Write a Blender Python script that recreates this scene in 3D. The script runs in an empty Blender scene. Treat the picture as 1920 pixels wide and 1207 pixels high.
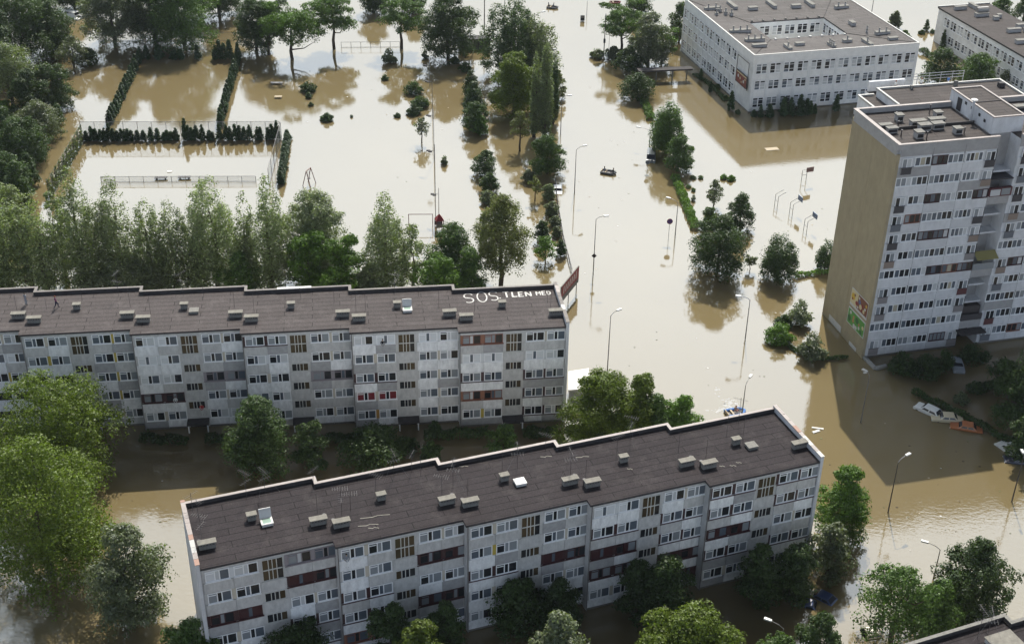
import bpy, bmesh, math, random
import numpy as np
from mathutils import Matrix, Vector
R_ = math.radians
S = bpy.context.scene
COL = S.collection
rnd = random.Random(7)

# ------------------------------------------------------------------ camera, sky, sun, exposure
F_PX, PITCH, ROLL, CAM_H = 2474.48, 0.53553, 0.018761, 99.42      # solved from the photo (1920 px wide)
c_, s_ = math.cos(ROLL), math.sin(ROLL)
FWD = np.array([0, math.cos(PITCH), -math.sin(PITCH)]); UP0 = np.array([0, math.sin(PITCH), math.cos(PITCH)]); RT0 = np.array([1., 0, 0])
RT = c_*RT0 + s_*UP0; UP = -s_*RT0 + c_*UP0
cam_d = bpy.data.cameras.new('camera'); cam = bpy.data.objects.new('camera', cam_d); COL.objects.link(cam)
cam_d.sensor_width = 36; cam_d.lens = 36*F_PX/1920; cam_d.clip_end = 6000; cam_d.clip_start = 1
cam.matrix_world = Matrix(((RT[0], UP[0], -FWD[0], 0), (RT[1], UP[1], -FWD[1], 0), (RT[2], UP[2], -FWD[2], CAM_H), (0, 0, 0, 1)))
S.camera = cam
SUN_EL, SUN_AZ = R_(47.8), math.atan2(0.112, 1.0)                 # azimuth from +Y towards +X: behind the estate
W_ = bpy.data.worlds.new('World'); S.world = W_; W_.use_nodes = True
nt = W_.node_tree
sky = nt.nodes.new('ShaderNodeTexSky'); sky.sky_type = 'NISHITA'; sky.sun_disc = False
sky.sun_elevation = SUN_EL; sky.sun_rotation = SUN_AZ; sky.dust_density = 4.0; sky.air_density = 1.0; sky.ozone_density = 1.0; sky.altitude = 100
bg = nt.nodes['Background']; bg.inputs['Strength'].default_value = 0.15
# bright hazy cloud bank low in the sky on the sun's side, plus an unseen cloud band added behind the camera to brighten the facades
N = nt.nodes.new; LK = nt.links.new
def mth(op, a, b=None, c=None):
    n = N('ShaderNodeMath'); n.operation = op
    for i, v in enumerate((a, b, c)):
        if v is None: continue
        if isinstance(v, (int, float)): n.inputs[i].default_value = v
        else: LK(v, n.inputs[i])
    return n.outputs[0]
def sstep(v, a, b):
    n = N('ShaderNodeMapRange'); n.interpolation_type = 'SMOOTHSTEP'; n.inputs['From Min'].default_value = a; n.inputs['From Max'].default_value = b; LK(v, n.inputs['Value']); return n.outputs[0]
tcw = N('ShaderNodeTexCoord'); sx = N('ShaderNodeSeparateXYZ'); LK(tcw.outputs['Generated'], sx.inputs[0])
zc = mth('MAXIMUM', sx.outputs[2], 0.0); hl = mth('SQRT', mth('SUBTRACT', 1.0001, mth('MULTIPLY', zc, zc))); ya = mth('DIVIDE', sx.outputs[1], hl)
cn_ = N('ShaderNodeTexNoise'); cn_.inputs['Scale'].default_value = 2.2; cn_.inputs['Detail'].default_value = 4; mpw = N('ShaderNodeMapping'); mpw.inputs['Scale'].default_value = (1, 1, 2.5); LK(tcw.outputs['Generated'], mpw.inputs[0]); LK(mpw.outputs[0], cn_.inputs['Vector'])
front = mth('MULTIPLY', mth('MULTIPLY', sstep(ya, .45, .9), mth('SUBTRACT', 1.0, sstep(zc, .62, .88))), mth('MULTIPLY_ADD', sstep(zc, .22, .52), .62, .38))
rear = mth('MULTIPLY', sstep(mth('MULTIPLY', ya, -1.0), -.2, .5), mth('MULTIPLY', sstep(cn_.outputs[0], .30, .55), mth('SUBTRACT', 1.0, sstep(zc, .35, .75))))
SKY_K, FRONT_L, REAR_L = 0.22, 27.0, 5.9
v1 = N('ShaderNodeVectorMath'); v1.operation = 'SCALE'; LK(sky.outputs[0], v1.inputs[0]); v1.inputs['Scale'].default_value = SKY_K
def col_scale(c, f):
    n = N('ShaderNodeVectorMath'); n.operation = 'SCALE'; n.inputs[0].default_value = c; LK(f, n.inputs['Scale']); return n.outputs[0]
def vadd(a, b):
    n = N('ShaderNodeVectorMath'); n.operation = 'ADD'; LK(a, n.inputs[0]); LK(b, n.inputs[1]); return n.outputs[0]
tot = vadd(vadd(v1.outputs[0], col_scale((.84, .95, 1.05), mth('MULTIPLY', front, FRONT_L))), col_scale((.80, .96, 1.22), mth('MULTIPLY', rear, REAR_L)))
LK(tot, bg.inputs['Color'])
sd = bpy.data.lights.new('sun', 'SUN'); sd.energy = 5.0; sd.angle = R_(0.5); sd.color = (1.0, 0.95, 0.86)
so = bpy.data.objects.new('sun', sd); COL.objects.link(so)
sdir = Vector((math.sin(SUN_AZ)*math.cos(SUN_EL), math.cos(SUN_AZ)*math.cos(SUN_EL), math.sin(SUN_EL)))
so.rotation_euler = sdir.to_track_quat('Z', 'Y').to_euler(); so.location = sdir*300
S.view_settings.view_transform = 'Standard'; S.view_settings.look = 'None'
S.view_settings.exposure = 0.18; S.view_settings.gamma = 1.0
S.cycles.max_bounces = 6; S.cycles.diffuse_bounces = 3; S.cycles.glossy_bounces = 3; S.cycles.transmission_bounces = 3; S.cycles.transparent_max_bounces = 12

def ray(px, py):
    return (px-960)/F_PX*RT - (py-603.5)/F_PX*UP + FWD
def spot(px, py, z=0.0):
    """where the line of sight through a photo point meets height z"""
    d = ray(px, py); t = (z-CAM_H)/d[2]; return np.array([0, 0, CAM_H]) + t*d
def depth(p): return float((np.asarray(p)-np.array([0, 0, CAM_H]))@FWD)
def row_of(p):
    q = np.asarray(p, float)-np.array([0, 0, CAM_H]); return 603.5-F_PX*(q@UP)/(q@FWD)
def height_at(p, py):
    lo, hi = 0.0, 60.0
    for _ in range(30):
        m = (lo+hi)/2
        if row_of((p[0], p[1], m)) > py: lo = m
        else: hi = m
    return lo

# ------------------------------------------------------------------ materials
MATS = {}
def mat(name, rgb, rough=0.8, spec=0.5, noise=0.0, nscale=2.0, metallic=0.0, rgb2=None, coord='Object', detail=6.0, stretch=None):
    if name in MATS: return MATS[name]
    m = bpy.data.materials.new(name); m.use_nodes = True; n = m.node_tree.nodes; l = m.node_tree.links
    b = n['Principled BSDF']; b.inputs['Base Color'].default_value = (*rgb, 1); b.inputs['Roughness'].default_value = rough
    b.inputs['Specular IOR Level'].default_value = spec; b.inputs['Metallic'].default_value = metallic
    if noise > 0 or rgb2:
        tc = n.new('ShaderNodeTexCoord'); src = tc.outputs[coord]
        if stretch:
            mp = n.new('ShaderNodeMapping'); mp.inputs['Scale'].default_value = stretch; l.new(src, mp.inputs[0]); src = mp.outputs[0]
        nz = n.new('ShaderNodeTexNoise'); nz.inputs['Scale'].default_value = nscale; nz.inputs['Detail'].default_value = detail
        nz.inputs['Roughness'].default_value = 0.7
        l.new(src, nz.inputs['Vector'])
        rp = n.new('ShaderNodeValToRGB'); rp.color_ramp.elements[0].position = 0.3; rp.color_ramp.elements[1].position = 0.7
        a = [max(0, v*(1-noise)) for v in rgb]; c = rgb2 if rgb2 else [v*(1+noise) for v in rgb]
        rp.color_ramp.elements[0].color = (*a, 1); rp.color_ramp.elements[1].color = (*c, 1)
        l.new(nz.outputs[0], rp.inputs[0]); l.new(rp.outputs[0], b.inputs['Base Color'])
    MATS[name] = m; return m
def leaf_mat(name, rgb, trans=0.30, sheen=0.25, var=0.4):
    m = bpy.data.materials.new(name); m.use_nodes = True; n = m.node_tree.nodes; l = m.node_tree.links
    b = n['Principled BSDF']; out = n['Material Output']
    geo = n.new('ShaderNodeNewGeometry'); oi = n.new('ShaderNodeObjectInfo')
    rp = n.new('ShaderNodeValToRGB'); rp.color_ramp.elements[0].color = (*[v*(1-var) for v in rgb], 1); rp.color_ramp.elements[1].color = (*[min(1, v*(1+var)) for v in rgb], 1)
    l.new(geo.outputs['Random Per Island'], rp.inputs[0])
    hs = n.new('ShaderNodeHueSaturation')
    mr = n.new('ShaderNodeMapRange'); mr.inputs['To Min'].default_value = 0.8; mr.inputs['To Max'].default_value = 1.2
    l.new(oi.outputs['Random'], mr.inputs[0]); l.new(mr.outputs[0], hs.inputs['Value']); l.new(rp.outputs[0], hs.inputs['Color'])
    l.new(hs.outputs[0], b.inputs['Base Color']); b.inputs['Roughness'].default_value = 0.5; b.inputs['Specular IOR Level'].default_value = sheen
    tr = n.new('ShaderNodeBsdfTranslucent')
    mx = n.new('ShaderNodeMix'); mx.data_type = 'RGBA'; mx.blend_type = 'MULTIPLY'; mx.inputs['Factor'].default_value = 1.0
    mx.inputs[7].default_value = (1.55, 1.75, 0.45, 1); l.new(hs.outputs[0], mx.inputs[6]); l.new(mx.outputs[2], tr.inputs['Color'])
    ms = n.new('ShaderNodeMixShader'); ms.inputs[0].default_value = trans
    l.new(b.outputs[0], ms.inputs[1]); l.new(tr.outputs[0], ms.inputs[2]); l.new(ms.outputs[0], out.inputs['Surface'])
    MATS[name] = m; return m
def roof_mat(name, rgb, lighter):
    m = bpy.data.materials.new(name); m.use_nodes = True; n = m.node_tree.nodes; l = m.node_tree.links; b = n['Principled BSDF']
    tc = n.new('ShaderNodeTexCoord'); br = n.new('ShaderNodeTexBrick')
    br.inputs['Scale'].default_value = 1.0; br.inputs['Brick Width'].default_value = 7.0; br.inputs['Row Height'].default_value = 1.0
    br.inputs['Mortar Size'].default_value = 0.05; br.inputs['Mortar Smooth'].default_value = 0.3; br.inputs['Bias'].default_value = 0.0
    br.inputs['Color1'].default_value = (*[v*1.1 for v in rgb], 1); br.inputs['Color2'].default_value = (*[v*0.9 for v in rgb], 1); br.inputs['Mortar'].default_value = (*[v*0.35 for v in rgb], 1)
    l.new(tc.outputs['Object'], br.inputs['Vector'])
    nz = n.new('ShaderNodeTexNoise'); nz.inputs['Scale'].default_value = 0.35; nz.inputs['Detail'].default_value = 8; nz.inputs['Roughness'].default_value = 0.75; l.new(tc.outputs['Object'], nz.inputs['Vector'])
    rp = n.new('ShaderNodeValToRGB'); rp.color_ramp.elements[0].position = 0.52; rp.color_ramp.elements[1].position = 0.74
    rp.color_ramp.elements[0].color = (0, 0, 0, 1); rp.color_ramp.elements[1].color = (0.55, 0.55, 0.55, 1); l.new(nz.outputs[0], rp.inputs[0])
    mx = n.new('ShaderNodeMix'); mx.data_type = 'RGBA'; l.new(rp.outputs[0], mx.inputs['Factor']); l.new(br.outputs[0], mx.inputs[6]); mx.inputs[7].default_value = (*lighter, 1)
    n2 = n.new('ShaderNodeTexNoise'); n2.inputs['Scale'].default_value = 9; n2.inputs['Detail'].default_value = 4; l.new(tc.outputs['Object'], n2.inputs['Vector'])
    r2 = n.new('ShaderNodeValToRGB'); r2.color_ramp.elements[0].position = 0.3; r2.color_ramp.elements[1].position = 0.7
    r2.color_ramp.elements[0].color = (0.7, 0.7, 0.7, 1); r2.color_ramp.elements[1].color = (1.25, 1.25, 1.25, 1); l.new(n2.outputs[0], r2.inputs[0])
    m2 = n.new('ShaderNodeMix'); m2.data_type = 'RGBA'; m2.blend_type = 'MULTIPLY'; m2.inputs['Factor'].default_value = 1; l.new(mx.outputs[2], m2.inputs[6]); l.new(r2.outputs[0], m2.inputs[7])
    l.new(m2.outputs[2], b.inputs['Base Color']); b.inputs['Roughness'].default_value = 0.9; b.inputs['Specular IOR Level'].default_value = 0.15
    MATS[name] = m; return m
def water_mat():
    m = bpy.data.materials.new('muddy_flood_water'); m.use_nodes = True; n = m.node_tree.nodes; l = m.node_tree.links; b = n['Principled BSDF']
    tc = n.new('ShaderNodeTexCoord'); P = tc.outputs['Object']
    nz = n.new('ShaderNodeTexNoise'); nz.inputs['Scale'].default_value = 0.03; nz.inputs['Detail'].default_value = 5; l.new(P, nz.inputs['Vector'])
    rp = n.new('ShaderNodeValToRGB'); rp.color_ramp.elements[0].position = 0.3; rp.color_ramp.elements[1].position = 0.7
    rp.color_ramp.elements[0].color = (0.158, 0.122, 0.060, 1); rp.color_ramp.elements[1].color = (0.178, 0.138, 0.069, 1)
    l.new(nz.outputs[0], rp.inputs[0]); l.new(rp.outputs[0], b.inputs['Base Color'])
    b.inputs['Roughness'].default_value = 0.012; b.inputs['IOR'].default_value = 1.6
    def wave(scale, stretch, detail):
        mp = n.new('ShaderNodeMapping'); mp.inputs['Scale'].default_value = stretch; mp.inputs['Rotation'].default_value = (0, 0, R_(18)); l.new(P, mp.inputs[0])
        q = n.new('ShaderNodeTexNoise'); q.inputs['Scale'].default_value = scale; q.inputs['Detail'].default_value = detail; q.inputs['Roughness'].default_value = 0.55; l.new(mp.outputs[0], q.inputs['Vector']); return q.outputs[0]
    w1 = wave(1.1, (1, 1.8, 1), 3); w2 = wave(3.2, (1, 1.6, 1), 2)
    big = n.new('ShaderNodeTexNoise'); big.inputs['Scale'].default_value = .022; big.inputs['Detail'].default_value = 3; l.new(P, big.inputs['Vector'])
    sy = n.new('ShaderNodeSeparateXYZ'); l.new(P, sy.inputs[0]); gy = n.new('ShaderNodeMapRange'); gy.inputs['From Min'].default_value = 110; gy.inputs['From Max'].default_value = 200; gy.inputs['To Min'].default_value = 1.6; gy.inputs['To Max'].default_value = .7; l.new(sy.outputs[1], gy.inputs[0])
    am = n.new('ShaderNodeMapRange'); am.inputs['From Min'].default_value = .35; am.inputs['From Max'].default_value = .65; am.inputs['To Min'].default_value = .35; am.inputs['To Max'].default_value = 1.5; l.new(big.outputs[0], am.inputs[0]); gm = n.new('ShaderNodeMath'); gm.operation = 'MULTIPLY'; l.new(am.outputs[0], gm.inputs[0]); l.new(gy.outputs[0], gm.inputs[1])
    ad = n.new('ShaderNodeMath'); ad.operation = 'MULTIPLY_ADD'; l.new(w2, ad.inputs[0]); ad.inputs[1].default_value = 0.3; l.new(w1, ad.inputs[2])
    bp = n.new('ShaderNodeBump'); bp.inputs['Strength'].default_value = 1.0; bp.inputs['Distance'].default_value = 0.009
    hm = n.new('ShaderNodeMath'); hm.operation = 'MULTIPLY'; l.new(ad.outputs[0], hm.inputs[0]); l.new(gm.outputs[0], hm.inputs[1]); l.new(hm.outputs[0], bp.inputs['Height']); l.new(bp.outputs[0], b.inputs['Normal'])
    MATS['water'] = m; return m

mat('panel_light', (.76, .76, .75), .85, .3, .22, 1.9, stretch=(1, 1, .45)); mat('panel_mid', (.51, .50, .48), .85, .3, .22, 1.9, stretch=(1, 1, .45)); mat('panel_grey', (.36, .355, .35), .85, .3, .18, 1.6)
mat('panel_wet', (.15, .135, .115), .5, .5, .25, 2.0); mat('wall_grey', (.52, .51, .49), .9, .3, .15, .9); mat('wall_pale', (.58, .58, .58), .9, .3, .12, .7)
mat('school_wall', (.72, .72, .70), .85, .3, .14, .6); mat('school_trim', (.78, .77, .74), .85, .3, .1, .6)
mat('gable_tan', (.36, .30, .19), .9, .2, .12, 1.1, stretch=(1, 1, .4)); mat('tower_white', (.64, .64, .64), .85, .3, .16, .9, stretch=(1, 1, .5)); mat('tower_grey', (.37, .36, .35), .9, .3, .14, .9)
mat('joint_dark', (.05, .05, .05), .9); mat('frame_white', (.84, .84, .83), .5, .4); mat('frame_maroon', (.055, .018, .02), .5, .4)
mat('frame_grey', (.25, .22, .23), .6); mat('frame_brown', (.20, .075, .045), .6); mat('frame_stair', (.55, .54, .50), .6)
mat('infill_maroon', (.052, .021, .022), .6); mat('infill_yellow', (.46, .35, .06), .6); mat('infill_white', (.62, .63, .63), .7); mat('infill_tan', (.52, .47, .38), .8); mat('infill_brown', (.27, .12, .07), .7); mat('infill_ochre', (.42, .22, .04), .7); mat('infill_grey', (.28, .25, .26), .7)
mat('glass_dark', (.02, .022, .026), .06, .5); mat('glass_blue', (.10, .12, .145), .08, .5); mat('glass_brown', (.07, .05, .028), .08, .5)
mat('curtain_white', (.52, .53, .53), .35, .5); mat('curtain_grey', (.24, .26, .275), .25, .5); mat('curtain_cream', (.40, .36, .27), .4, .5); mat('curtain_red', (.17, .013, .02), .4); mat('curtain_green', (.12, .22, .16), .4)
mat('metal_cap_pink', (.29, .245, .22), .6, .4, .18, 1.2); mat('metal_cap_dull', (.15, .13, .115), .7, .4, .2, 1.2); mat('metal_cap_rust', (.30, .17, .12), .7); mat('metal_cap_white', (.40, .385, .355), .6)
mat('felt_dark', (.045, .04, .04), .85, .4, .3, 2.0); mat('vent_pale', (.19, .18, .16), .85, .3, .25, 3.0); mat('vent_cap', (.20, .185, .155), .85, .3, .25, 2.0); mat('black', (.012, .012, .013), .7)
mat('steel', (.22, .21, .20), .5, .5, .2, 4, .3); mat('steel_dark', (.06, .05, .048), .6); mat('alu', (.30, .28, .26), .5, .5, 0, 1, .3); mat('lamp_white', (.5, .5, .48), .4)
mat('white_paint', (.58, .56, .52), .8, .3, .2, 3); mat('bark', (.075, .058, .042), .95, .2, .3, 5); mat('concrete', (.34, .33, .30), .9, .3, .2, 1.5)
mat('hatch_white', (.58, .56, .52), .5, .4, .08, 2); mat('red', (.26, .025, .025), .6); mat('rust_red', (.20, .055, .04), .7); mat('timber', (.42, .34, .23), .8)
roof_mat('roof_felt', (.080, .068, .065), (.15, .132, .125)); roof_mat('roof_felt_near', (.034, .028, .029), (.085, .074, .07)); roof_mat('roof_tower', (.075, .064, .059), (.115, .10, .093)); roof_mat('roof_school', (.125, .113, .106), (.18, .165, .155))
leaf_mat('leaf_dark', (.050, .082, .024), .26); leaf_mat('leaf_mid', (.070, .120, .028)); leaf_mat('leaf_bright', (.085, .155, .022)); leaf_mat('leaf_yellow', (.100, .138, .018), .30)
leaf_mat('leaf_grey', (.115, .138, .072), .3, .5); leaf_mat('leaf_silver', (.165, .195, .110), .3, .4); leaf_mat('leaf_thuja', (.038, .072, .024), .22); leaf_mat('leaf_poplar', (.150, .185, .078), .34, .6, .5); leaf_mat('leaf_olive', (.125, .140, .045)); leaf_mat('leaf_hedge', (.095, .165, .028))
M = MATS

# ------------------------------------------------------------------ mesh helpers
class MB:
    def __init__(s): s.v = []; s.f = []; s.mi = []; s.mats = []
    def mid(s, m):
        if m not in s.mats: s.mats.append(m)
        return s.mats.index(m)
    def add(s, verts, faces, m):
        o = len(s.v); s.v += [tuple(map(float, p)) for p in verts]; k = s.mid(m)
        for f in faces: s.f.append(tuple(i+o for i in f)); s.mi.append(k)
        return s
    def box(s, x0, x1, y0, y1, z0, z1, m):
        if x0 > x1: x0, x1 = x1, x0
        if y0 > y1: y0, y1 = y1, y0
        return s.add([(x0, y0, z0), (x1, y0, z0), (x1, y1, z0), (x0, y1, z0), (x0, y0, z1), (x1, y0, z1), (x1, y1, z1), (x0, y1, z1)],
                     [(0, 3, 2, 1), (4, 5, 6, 7), (0, 1, 5, 4), (1, 2, 6, 5), (2, 3, 7, 6), (3, 0, 4, 7)], m)
    def prism(s, poly, z0, z1, m, mtop=None, bottom=True):
        n = len(poly); a = [(p[0], p[1], z0) for p in poly]; b = [(p[0], p[1], z1) for p in poly]
        s.add(a+b, [(i, (i+1) % n, n+(i+1) % n, n+i) for i in range(n)], m)
        s.add(b, [tuple(range(n))], mtop or m)
        if bottom: s.add(a, [tuple(range(n-1, -1, -1))], m)
        return s
    def tube(s, pts, rad, m, n=6, cap=True):
        pts = [Vector(p) for p in pts]; rs = rad if isinstance(rad, (list, tuple)) else [rad]*len(pts); V = []; Fc = []
        for i, p in enumerate(pts):
            d = (pts[min(i+1, len(pts)-1)]-pts[max(i-1, 0)]).normalized()
            a = d.orthogonal().normalized(); 
            ref = Vector((0, 0, 1)) if abs(d.z) < .9 else Vector((1, 0, 0)); a = d.cross(ref).normalized(); b = d.cross(a)
            for k in range(n): t = 2*math.pi*k/n; V.append(p+(a*math.cos(t)+b*math.sin(t))*rs[i])
        for i in range(len(pts)-1):
            for k in range(n): Fc.append((i*n+k, i*n+(k+1) % n, (i+1)*n+(k+1) % n, (i+1)*n+k))
        if cap: Fc += [tuple(range(n-1, -1, -1)), tuple(range((len(pts)-1)*n, len(pts)*n))]
        return s.add(V, Fc, m)
    def quad(s, a, b, c, d, m): return s.add([a, b, c, d], [(0, 1, 2, 3)], m)
    def ball(s, c, r, m, nu=8, nv=5, sz=1.0):
        V = []; Fc = []
        for j in range(nv+1):
            ph = math.pi*j/nv
            for i in range(nu): t = 2*math.pi*i/nu; V.append((c[0]+r*math.sin(ph)*math.cos(t), c[1]+r*math.sin(ph)*math.sin(t), c[2]+r*sz*math.cos(ph)))
        for j in range(nv):
            for i in range(nu): Fc.append((j*nu+i, (j+1)*nu+i, (j+1)*nu+(i+1) % nu, j*nu+(i+1) % nu))
        return s.add(V, Fc, m)
    def mesh(s, name):
        me = bpy.data.meshes.new(name); me.from_pydata(s.v, [], s.f)
        for m in s.mats: me.materials.append(M[m])
        me.polygons.foreach_set('material_index', s.mi); me.update(); return me
    def build(s, name, parent=None, loc=None, rz=0.0): return link(name, s.mesh(name), parent, loc, rz)
def link(name, data, parent=None, loc=None, rz=0.0):
    o = bpy.data.objects.new(name, data); COL.objects.link(o)
    if loc is not None: o.location = tuple(map(float, loc))
    o.rotation_euler = (0, 0, rz)
    if parent: o.parent = parent
    return o
def tag(o, label, cat, group=None, kind=None):
    o['label'] = label; o['category'] = cat
    if group: o['group'] = group
    if kind: o['kind'] = kind
    return o
def empty(name, loc=(0, 0, 0), rz=0.0, label=None, cat=None, group=None):
    o = link(name, None, None, loc, rz); o.empty_display_size = 0.5
    if label: tag(o, label, cat, group)
    return o
def copy_tree(o, parent=None):
    c = o.copy(); COL.objects.link(c); c.parent = parent
    for ch in o.children: copy_tree(ch, c)
    return c

# ------------------------------------------------------------------ water
water_mat()
w = MB(); w.quad((-2500, -600, 0), (2500, -600, 0), (2500, 4000, 0), (-2500, 4000, 0), 'water')
wo = w.build('flood_water'); wo['kind'] = 'structure'

# ------------------------------------------------------------------ window meshes
def frame_mesh(W, H, lights, m, sill=True, t=0.095, transom=None):
    b = MB(); y0, y1 = -0.075, 0.0
    b.box(0, W, y0, y1, 0, t, m); b.box(0, W, y0, y1, H-t, H, m); b.box(0, t, y0, y1, t, H-t, m); b.box(W-t, W, y0, y1, t, H-t, m)
    for x in lights[1:-1]: b.box(x-t*.55, x+t*.55, y0, y1, t, H-t, m)
    if transom:
        for (a, c) in transom: b.box(a+t, c-t, y0+.004, y1, H*.74, H*.74+t, m)
    if sill: b.box(-.06, W+.06, -.16, -.076, -.05, .03, 'frame_white' if m == 'frame_white' else m)
    return b.mesh('window_frame')
def pane_mesh(W, H, lights, mats):
    b = MB()
    for i in range(len(lights)-1):
        b.quad((lights[i], -.03, .02), (lights[i+1], -.03, .02), (lights[i+1], -.03, H-.02), (lights[i], -.03, H-.02), mats[i])
    return b.mesh('pane')
WW, WH = 2.34, 1.32; WL = [0.0, .92, 1.38, WW]
FR = {k: frame_mesh(WW, WH, WL, 'frame_'+k, transom=[(0, .92)]) for k in ('white', 'maroon', 'grey', 'brown')}
PANEMIX = ['glass_dark']*7+['glass_blue']*8+['curtain_grey']*6+['curtain_white']*2+['curtain_cream']*1
PN = [pane_mesh(WW, WH, WL, [rnd.choice(PANEMIX) for _ in range(3)]) for _ in range(18)]
PND = [pane_mesh(WW, WH, WL, [rnd.choice(['glass_dark', 'glass_dark', 'glass_blue', 'frame_maroon', 'curtain_grey']) for _ in range(3)]) for _ in range(6)]
PNL = [pane_mesh(WW, WH, WL, [rnd.choice(['curtain_white', 'curtain_white', 'infill_white', 'glass_blue', 'glass_dark']) for _ in range(3)]) for _ in range(6)]
PNR = [pane_mesh(WW, WH, WL, ['curtain_red', 'glass_dark', 'curtain_red'])]
SW, SL = 2.05, [0.0, .62, 1.0, 1.43, 2.05]
def stair_frame(H, two):
    b = MB(); t = .08; b.box(0, SW, -.07, 0, 0, t, 'frame_stair'); b.box(0, SW, -.07, 0, H-t, H, 'frame_stair')
    for x in SL: b.box(max(0, x-t/2), min(SW, x+t/2), -.072, 0, t, H-t, 'frame_stair')
    if two: b.box(t, SW-t, -.076, 0, H/2-.06, H/2+.06, 'frame_stair')
    b.box(-.05, SW+.05, -.15, -.078, -.05, .02, 'frame_stair'); return b.mesh('window_frame')
SF1, SF2 = stair_frame(1.18, False), stair_frame(2.7, True)
def stair_pane(H, mats): return pane_mesh(SW, H, SL, mats)
SP1 = [stair_pane(1.18, [rnd.choice(['glass_dark', 'glass_dark', 'black', 'glass_brown']) for _ in range(4)]) for _ in range(5)]
SP2 = [stair_pane(2.7, [rnd.choice(['glass_brown', 'glass_brown', 'glass_dark']) for _ in range(4)]) for _ in range(5)]
def put_window(parent, fm, pm, loc, rz=0.0, name='window'):
    f = link(name, fm, parent, loc, rz); link('pane', pm, f); return f

# ------------------------------------------------------------------ five-storey blocks
DP, HE = 9.946, 14.5
SILL = [1.32, 4.15, 6.95, 9.78, 12.52]
def vent_mesh(L, Wd, H, n=5):
    b = MB(); b.box(-L/2, L/2, -Wd/2, Wd/2, 0, H*.55, 'vent_pale'); b.box(-L/2+.06, L/2-.06, -Wd/2+.06, Wd/2-.06, H*.55, H*.82, 'black')
    for i in range(n+1):
        x = -L/2+.06+(L-.12)*i/n
        b.box(x-.06, x+.06, -Wd/2+.01, Wd/2-.01, H*.55, H*.82, 'vent_pale')
    b.box(-L/2-.1, L/2+.1, -Wd/2-.1, Wd/2+.1, H*.82, H, 'vent_cap'); return b.mesh('roof_vent')
VENT_L, VENT_S = vent_mesh(1.6, .55, .78), vent_mesh(.85, .52, .8, 3)
pb = MB(); pb.tube([(0, 0, 0), (0, 0, .55)], .13, 'steel_dark', 8); pb.tube([(0, 0, .55), (0, 0, .66)], .2, 'steel_dark', 8); PIPE = pb.mesh('stack_pipe')
def mast_mesh(h, kind):
    b = MB(); b.tube([(0, 0, -.05), (0, 0, h)], .022, 'steel_dark', 5)
    if kind >= 1:
        z = h-.25; b.tube([(-.75, 0, z), (.85, 0, z)], .015, 'alu', 4)
        for i in range(7): x = -.7+i*.25; L = .42-.03*i; b.tube([(x, -L, z), (x, L, z)], .010, 'alu', 4)
    if kind >= 2:
        z = h*.6; b.tube([(0, -.7, z), (0, .7, z)], .015, 'alu', 4)
        for i in range(5): y = -.6+i*.3; b.tube([(-.3, y, z), (.3, y, z)], .010, 'alu', 4)
    if kind == 3:
        for a in (0, 2.1, 4.2): b.tube([(0, 0, h*.8), (1.5*math.cos(a), 1.5*math.sin(a), 0.02)], .008, 'steel', 3)
    return b.mesh('aerial')
MASTS = [mast_mesh(2.6, 0), mast_mesh(2.4, 1), mast_mesh(3.6, 2), mast_mesh(3.2, 3), mast_mesh(1.6, 0)]
def hatch_mesh(open_, m):
    b = MB(); b.box(-.55, .55, -.5, .5, 0, .28, m); b.box(-.6, .6, -.55, .55, .28, .36, m)
    if open_: b.add([(-.6, .55, .36), (.6, .55, .36), (.6, .95, 1.2), (-.6, .95, 1.2), (-.6, .62, .36), (.6, .62, .36), (.6, 1.02, 1.2), (-.6, 1.02, 1.2)], [(0, 1, 2, 3), (7, 6, 5, 4), (0, 4, 5, 1), (2, 6, 7, 3), (1, 5, 6, 2), (0, 3, 7, 4)], m); b.box(-.42, .42, -.38, .38, .355, .364, 'curtain_green')
    return b.mesh('roof_hatch')
HATCH = {'white': hatch_mesh(False, 'hatch_white'), 'open': hatch_mesh(True, 'hatch_white'), 'dull': hatch_mesh(False, 'vent_pale')}
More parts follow.
